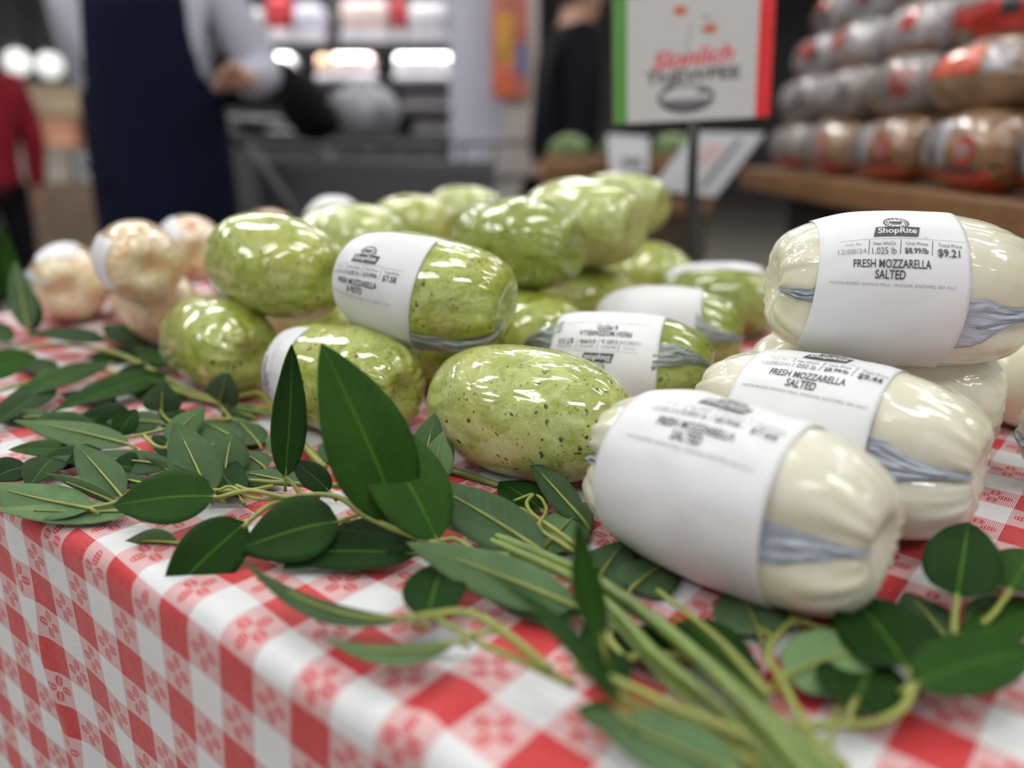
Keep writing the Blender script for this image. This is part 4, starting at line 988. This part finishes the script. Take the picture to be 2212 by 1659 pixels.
# ------------------------------------------------------------------ people (clothing and pose only)
def skin_mesh(name, J, E, mat, parent, sub=2, root=0):
    """J: {key: (x,y,z,rx,ry)}; E: edge list"""
    keys = list(J); idx = {k: i for i, k in enumerate(keys)}
    me = bpy.data.meshes.new(name); me.from_pydata([J[k][:3] for k in keys], [(idx[a], idx[b]) for a, b in E], [])
    me.materials.append(mat)
    o = bpy.data.objects.new(name, me); C.objects.link(o); o.parent = parent
    s = o.modifiers.new('skin', 'SKIN'); s.use_smooth_shade = True
    for i, k in enumerate(keys):
        sv = me.skin_vertices[0].data[i]; sv.radius = (J[k][3], J[k][4] if len(J[k]) > 4 else J[k][3]); sv.use_root = (i == root)
    b = o.modifiers.new('sub', 'SUBSURF'); b.levels = sub; b.render_levels = sub
    return o
def person(label, loc, rz, H, top_m, leg_m, skin_m, hair_m, lean=0.0, larm=(-.26, .02, .78), rarm=(.26, .02, .78), lelb=(-.25, -.03, 1.08), relb=(.25, -.03, 1.08), apron=None, long=0.0):
    """faces -Y; heights for a 1.7 m figure, scaled to H"""
    k = H / 1.7
    t = thing('person', label, 'person', loc, rz)
    def S(p): return tuple(c * k for c in p)
    ln = lambda z: lean * max(0, z - .9)
    def j(x, y, z, r, r2=None): return (x * k, (y - ln(z)) * k, z * k, r * k, (r2 or r) * k)
    B = {'pelvis': j(0, 0, .92, .14, .10), 'waist': j(0, 0, 1.08, .13, .095), 'chest': j(0, .01, 1.28, .155, .10), 'neck': j(0, 0, 1.45, .052), 'head0': j(0, -.015, 1.54, .078, .085), 'head1': j(0, -.01, 1.63, .075, .085)}
    Ed = [('pelvis', 'waist'), ('waist', 'chest'), ('chest', 'neck'), ('neck', 'head0'), ('head0', 'head1')]
    for s, n, hd, el in ((-1, 'l', larm, lelb), (1, 'r', rarm, relb)):
        B[n + 'sh'] = j(s * .185, .01, 1.38, .058); B[n + 'el'] = j(*el, .045); B[n + 'wr'] = j(*hd, .030)
        d = Vector(hd) - Vector(el); d.normalize(); h = Vector(hd) + d * .07
        B[n + 'hand'] = j(h.x, h.y, h.z, .034, .02)
        Ed += [('chest', n + 'sh'), (n + 'sh', n + 'el'), (n + 'el', n + 'wr'), (n + 'wr', n + 'hand')]
        side = d.cross(Vector((0, 1, .2))).normalized()
        for q, (o_, ln_) in enumerate(((-.030, .065), (-.011, .078), (.009, .074), (.028, .060))):
            a = h + side * o_ + d * .035; b2 = h + side * o_ * 1.1 + d * ln_ * 1.15 + Vector((0, -.012, 0))
            B[n + 'f%d' % q] = j(a.x, a.y, a.z, .0095); B[n + 'g%d' % q] = j(b2.x, b2.y, b2.z, .0075)
            Ed += [(n + 'hand', n + 'f%d' % q), (n + 'f%d' % q, n + 'g%d' % q)]
        th = h - side * .045 + d * .01; B[n + 'th'] = j(th.x, th.y - .02, th.z, .010); Ed.append((n + 'hand', n + 'th'))
        B[n + 'hip'] = j(s * .09, 0, .86, .085); B[n + 'kn'] = j(s * .10, -.01, .48, .055); B[n + 'an'] = j(s * .10, .02, .08, .036); B[n + 'toe'] = j(s * .11, -.14, .035, .034, .026)
        Ed += [('pelvis', n + 'hip'), (n + 'hip', n + 'kn'), (n + 'kn', n + 'an'), (n + 'an', n + 'toe')]
    body = skin_mesh('body', B, Ed, skin_m, t)
    # face: nose and ears, eyes
    hx = Vector(B['head0'][:3])
    for nm, off, r, m_ in (('nose', (0, -.095, .01), .014, skin_m), ('ear', (-.083, 0, .01), .02, skin_m), ('ear', (.083, 0, .01), .02, skin_m), ('eye', (-.03, -.083, .035), .011, hair_m), ('eye', (.03, -.083, .035), .011, hair_m), ('mouth', (0, -.084, -.035), .016, plain('lip', (.25, .08, .07), .5))):
        bm = bmesh.new(); bmesh.ops.create_icosphere(bm, subdivisions=2, radius=r * k, matrix=Matrix.Translation(hx + Vector(off) * k) @ Matrix.Diagonal((1, .7, .6 if nm == 'mouth' else 1.3, 1)))
        bm_obj(nm, bm, m_, body, True)
    bm = bmesh.new(); bmesh.ops.create_icosphere(bm, subdivisions=4, radius=.108 * k, matrix=Matrix.Translation(hx + Vector((0, .02, .065)) * k) @ Matrix.Diagonal((.9, 1.0, .95, 1)))
    for v in list(bm.verts):
        d = v.co - hx
        if d.z < .02 * k and d.y < .03 * k: bm.verts.remove(v)
    bm_obj('hair', bm, hair_m, t, True)
    T = {}; Et = [('pelvis', 'waist'), ('waist', 'chest'), ('chest', 'col')]
    T['pelvis'] = j(0, 0, .90 - long, .175, .135); T['waist'] = j(0, 0, 1.08, .165, .125); T['chest'] = j(0, .01, 1.30, .18, .13); T['col'] = j(0, 0, 1.43, .075)
    for s, n, hd, el in ((-1, 'l', larm, lelb), (1, 'r', rarm, relb)):
        T[n + 'sh'] = j(s * .19, .01, 1.385, .082); T[n + 'el'] = j(*el, .066)
        a = Vector(el) + (Vector(hd) - Vector(el)) * .9; T[n + 'cuff'] = j(a.x, a.y, a.z, .05)
        Et += [('chest', n + 'sh'), (n + 'sh', n + 'el'), (n + 'el', n + 'cuff')]
    skin_mesh('coat', T, Et, top_m, t)
    Q = {'pelvis': j(0, 0, .95, .155, .115)}; Eq = []
    for s, n in ((-1, 'l'), (1, 'r')):
        Q[n + 'hip'] = j(s * .10, 0, .80, .10); Q[n + 'kn'] = j(s * .105, -.01, .48, .078); Q[n + 'an'] = j(s * .105, .015, .12, .065)
        Eq += [('pelvis', n + 'hip'), (n + 'hip', n + 'kn'), (n + 'kn', n + 'an')]
    skin_mesh('trousers', Q, Eq, leg_m, t)
    for s in (-1, 1):
        bm = bmesh.new(); bmesh.ops.create_icosphere(bm, subdivisions=3, radius=1, matrix=Matrix.Translation((s * .11 * k, -.06 * k, .05 * k)) @ Matrix.Diagonal((.055 * k, .15 * k, .05 * k, 1)))
        bm_obj('shoe', bm, leg_m, t, True)
    if apron:
        V = []; Fs = []; nz, na = 14, 18
        for i in range(nz):
            z = .42 + (1.36 - .42) * i / (nz - 1); q = i / (nz - 1)
            rx = (.205 - .02 * q) if q < .7 else .19 - .12 * (q - .7); ry = .175 - .02 * q
            for jn in range(na):
                a = R_(-90) + (jn / (na - 1) * 2 - 1) * R_(100 if q < .72 else 55)
                V.append((rx * math.cos(a) * k, (ry * math.sin(a) - ln(z)) * k, z * k))
        for i in range(nz - 1):
            for jn in range(na - 1): Fs.append((i * na + jn, i * na + jn + 1, (i + 1) * na + jn + 1, (i + 1) * na + jn))
        o = mesh_obj('apron', V, Fs, apron, t); s_ = o.modifiers.new('thick', 'SOLIDIFY'); s_.thickness = .004
    return t
skin_m = plain('skin', (.42, .24, .17), .5); hair_m = plain('dark_hair', (.02, .014, .012), .6)
blk = plain('black_clothing', (.004, .004, .006), .9, spec=.1); navy = plain('navy_apron_cloth', (.003, .0045, .014), .9, spec=.08)
p = at(345, 300, 'd232'); person('person in a pale grey coat and long navy apron standing left behind the table', (p.x, p.y, FLOOR), R_(10), 1.78, plain('pale_grey_coat', (.36, .37, .44), .7), navy, skin_m, hair_m,
       apron=navy, rarm=(.27, -.20, 1.12), relb=(.31, .0, 1.13), larm=(-.06, .22, 1.0), lelb=(-.20, .16, 1.12))
p = at(1200, 300, 'd300'); person('person in black clothes standing with back turned left of the sign', (p.x, p.y, FLOOR), R_(100), 1.66, blk, blk, skin_m, hair_m, lean=.12)
p = at(-38, 300, 'd400'); person('person in a dark red coat and black trousers at the left edge', (p.x, p.y, FLOOR), R_(60), 1.58, plain('dark_red_coat', (.17, .006, .014), .8, spec=.2), blk, skin_m, hair_m, lean=.15, long=.16)

# ------------------------------------------------------------------ far left stand and lamps
def left_stand():
    c = at(150, 330, 'd560'); t = thing('display_stand', 'brown display stand with tiers far behind at left', 'display stand', (c.x, c.y, FLOOR))
    w = plain('stand_wood', (.14, .10, .07), .6, var=.2, bscale=8)
    for i in range(3): boxes('tier', [(-.45, -.2 + i * .2, 0, .45, 0.0 + i * .2, .72 + i * .24)], w, t, bevel=.01)
    cols = [((.52, .26, .17), 'peach coloured box on the middle tier of the far left stand'), ((.35, .31, .27), 'grey beige box on the lowest tier of the far left stand'),
            ((.33, .27, .18), 'tan box on the top tier of the far left stand'), ((.28, .08, .05), 'dull red box on the middle tier beside the navy apron'),
            ((.30, .31, .33), 'blue grey box on the lowest tier beside the navy apron')]
    pos = [(-.12, .0, .96, .34, .2), (-.10, -.2, .72, .36, .22), (-.2, .2, 1.2, .4, .2), (.24, .0, .96, .2, .24), (.22, -.2, .72, .2, .2)]
    for (col, lb), (x, y, z, ww, h) in zip(cols, pos):
        e = thing('carton', lb, 'box', (c.x + x, c.y + y + .1 - .0, FLOOR + z + .001), group='boxes on the far left stand')
        m_ = plain('carton_print', col, .5, var=.25, bscale=8)
        boxes('box', [(-ww / 2, -.08, 0, ww / 2, .08, h * .86)], m_, e, bevel=.01)
        boxes('lid', [(-ww / 2 - .004, -.084, h * .86, ww / 2 + .004, .084, h)], plain('carton_lid', tuple(k * .8 for k in col), .5), e, bevel=.01)
    gl = plain('globe_glass', (.9, .92, .9), .3, emit=.75); mt = plain('lamp_metal', (.1, .1, .1), .4)
    for px, py, lb in ((38, 135, 'round white globe lamp at far left nearer the edge'), (108, 142, 'round white globe lamp beside the first at far left')):
        q = at(px, py, 'd600'); e = thing('globe_lamp', lb, 'lamp', tuple(q), group='globe lamps at far left')
        bm = bmesh.new(); bmesh.ops.create_icosphere(bm, subdivisions=3, radius=.095); bm_obj('globe', bm, gl, e, True)
        tube('cord', [Vector((0, 0, .09)), Vector((0, 0, 2.75 - q.z))], .006, mt, e, 6)
        V, Fs = tube_data([Vector((0, 0, .085)), Vector((0, 0, .12))], .035, 14); mesh_obj('cap', V, Fs, mt, e)
left_stand()
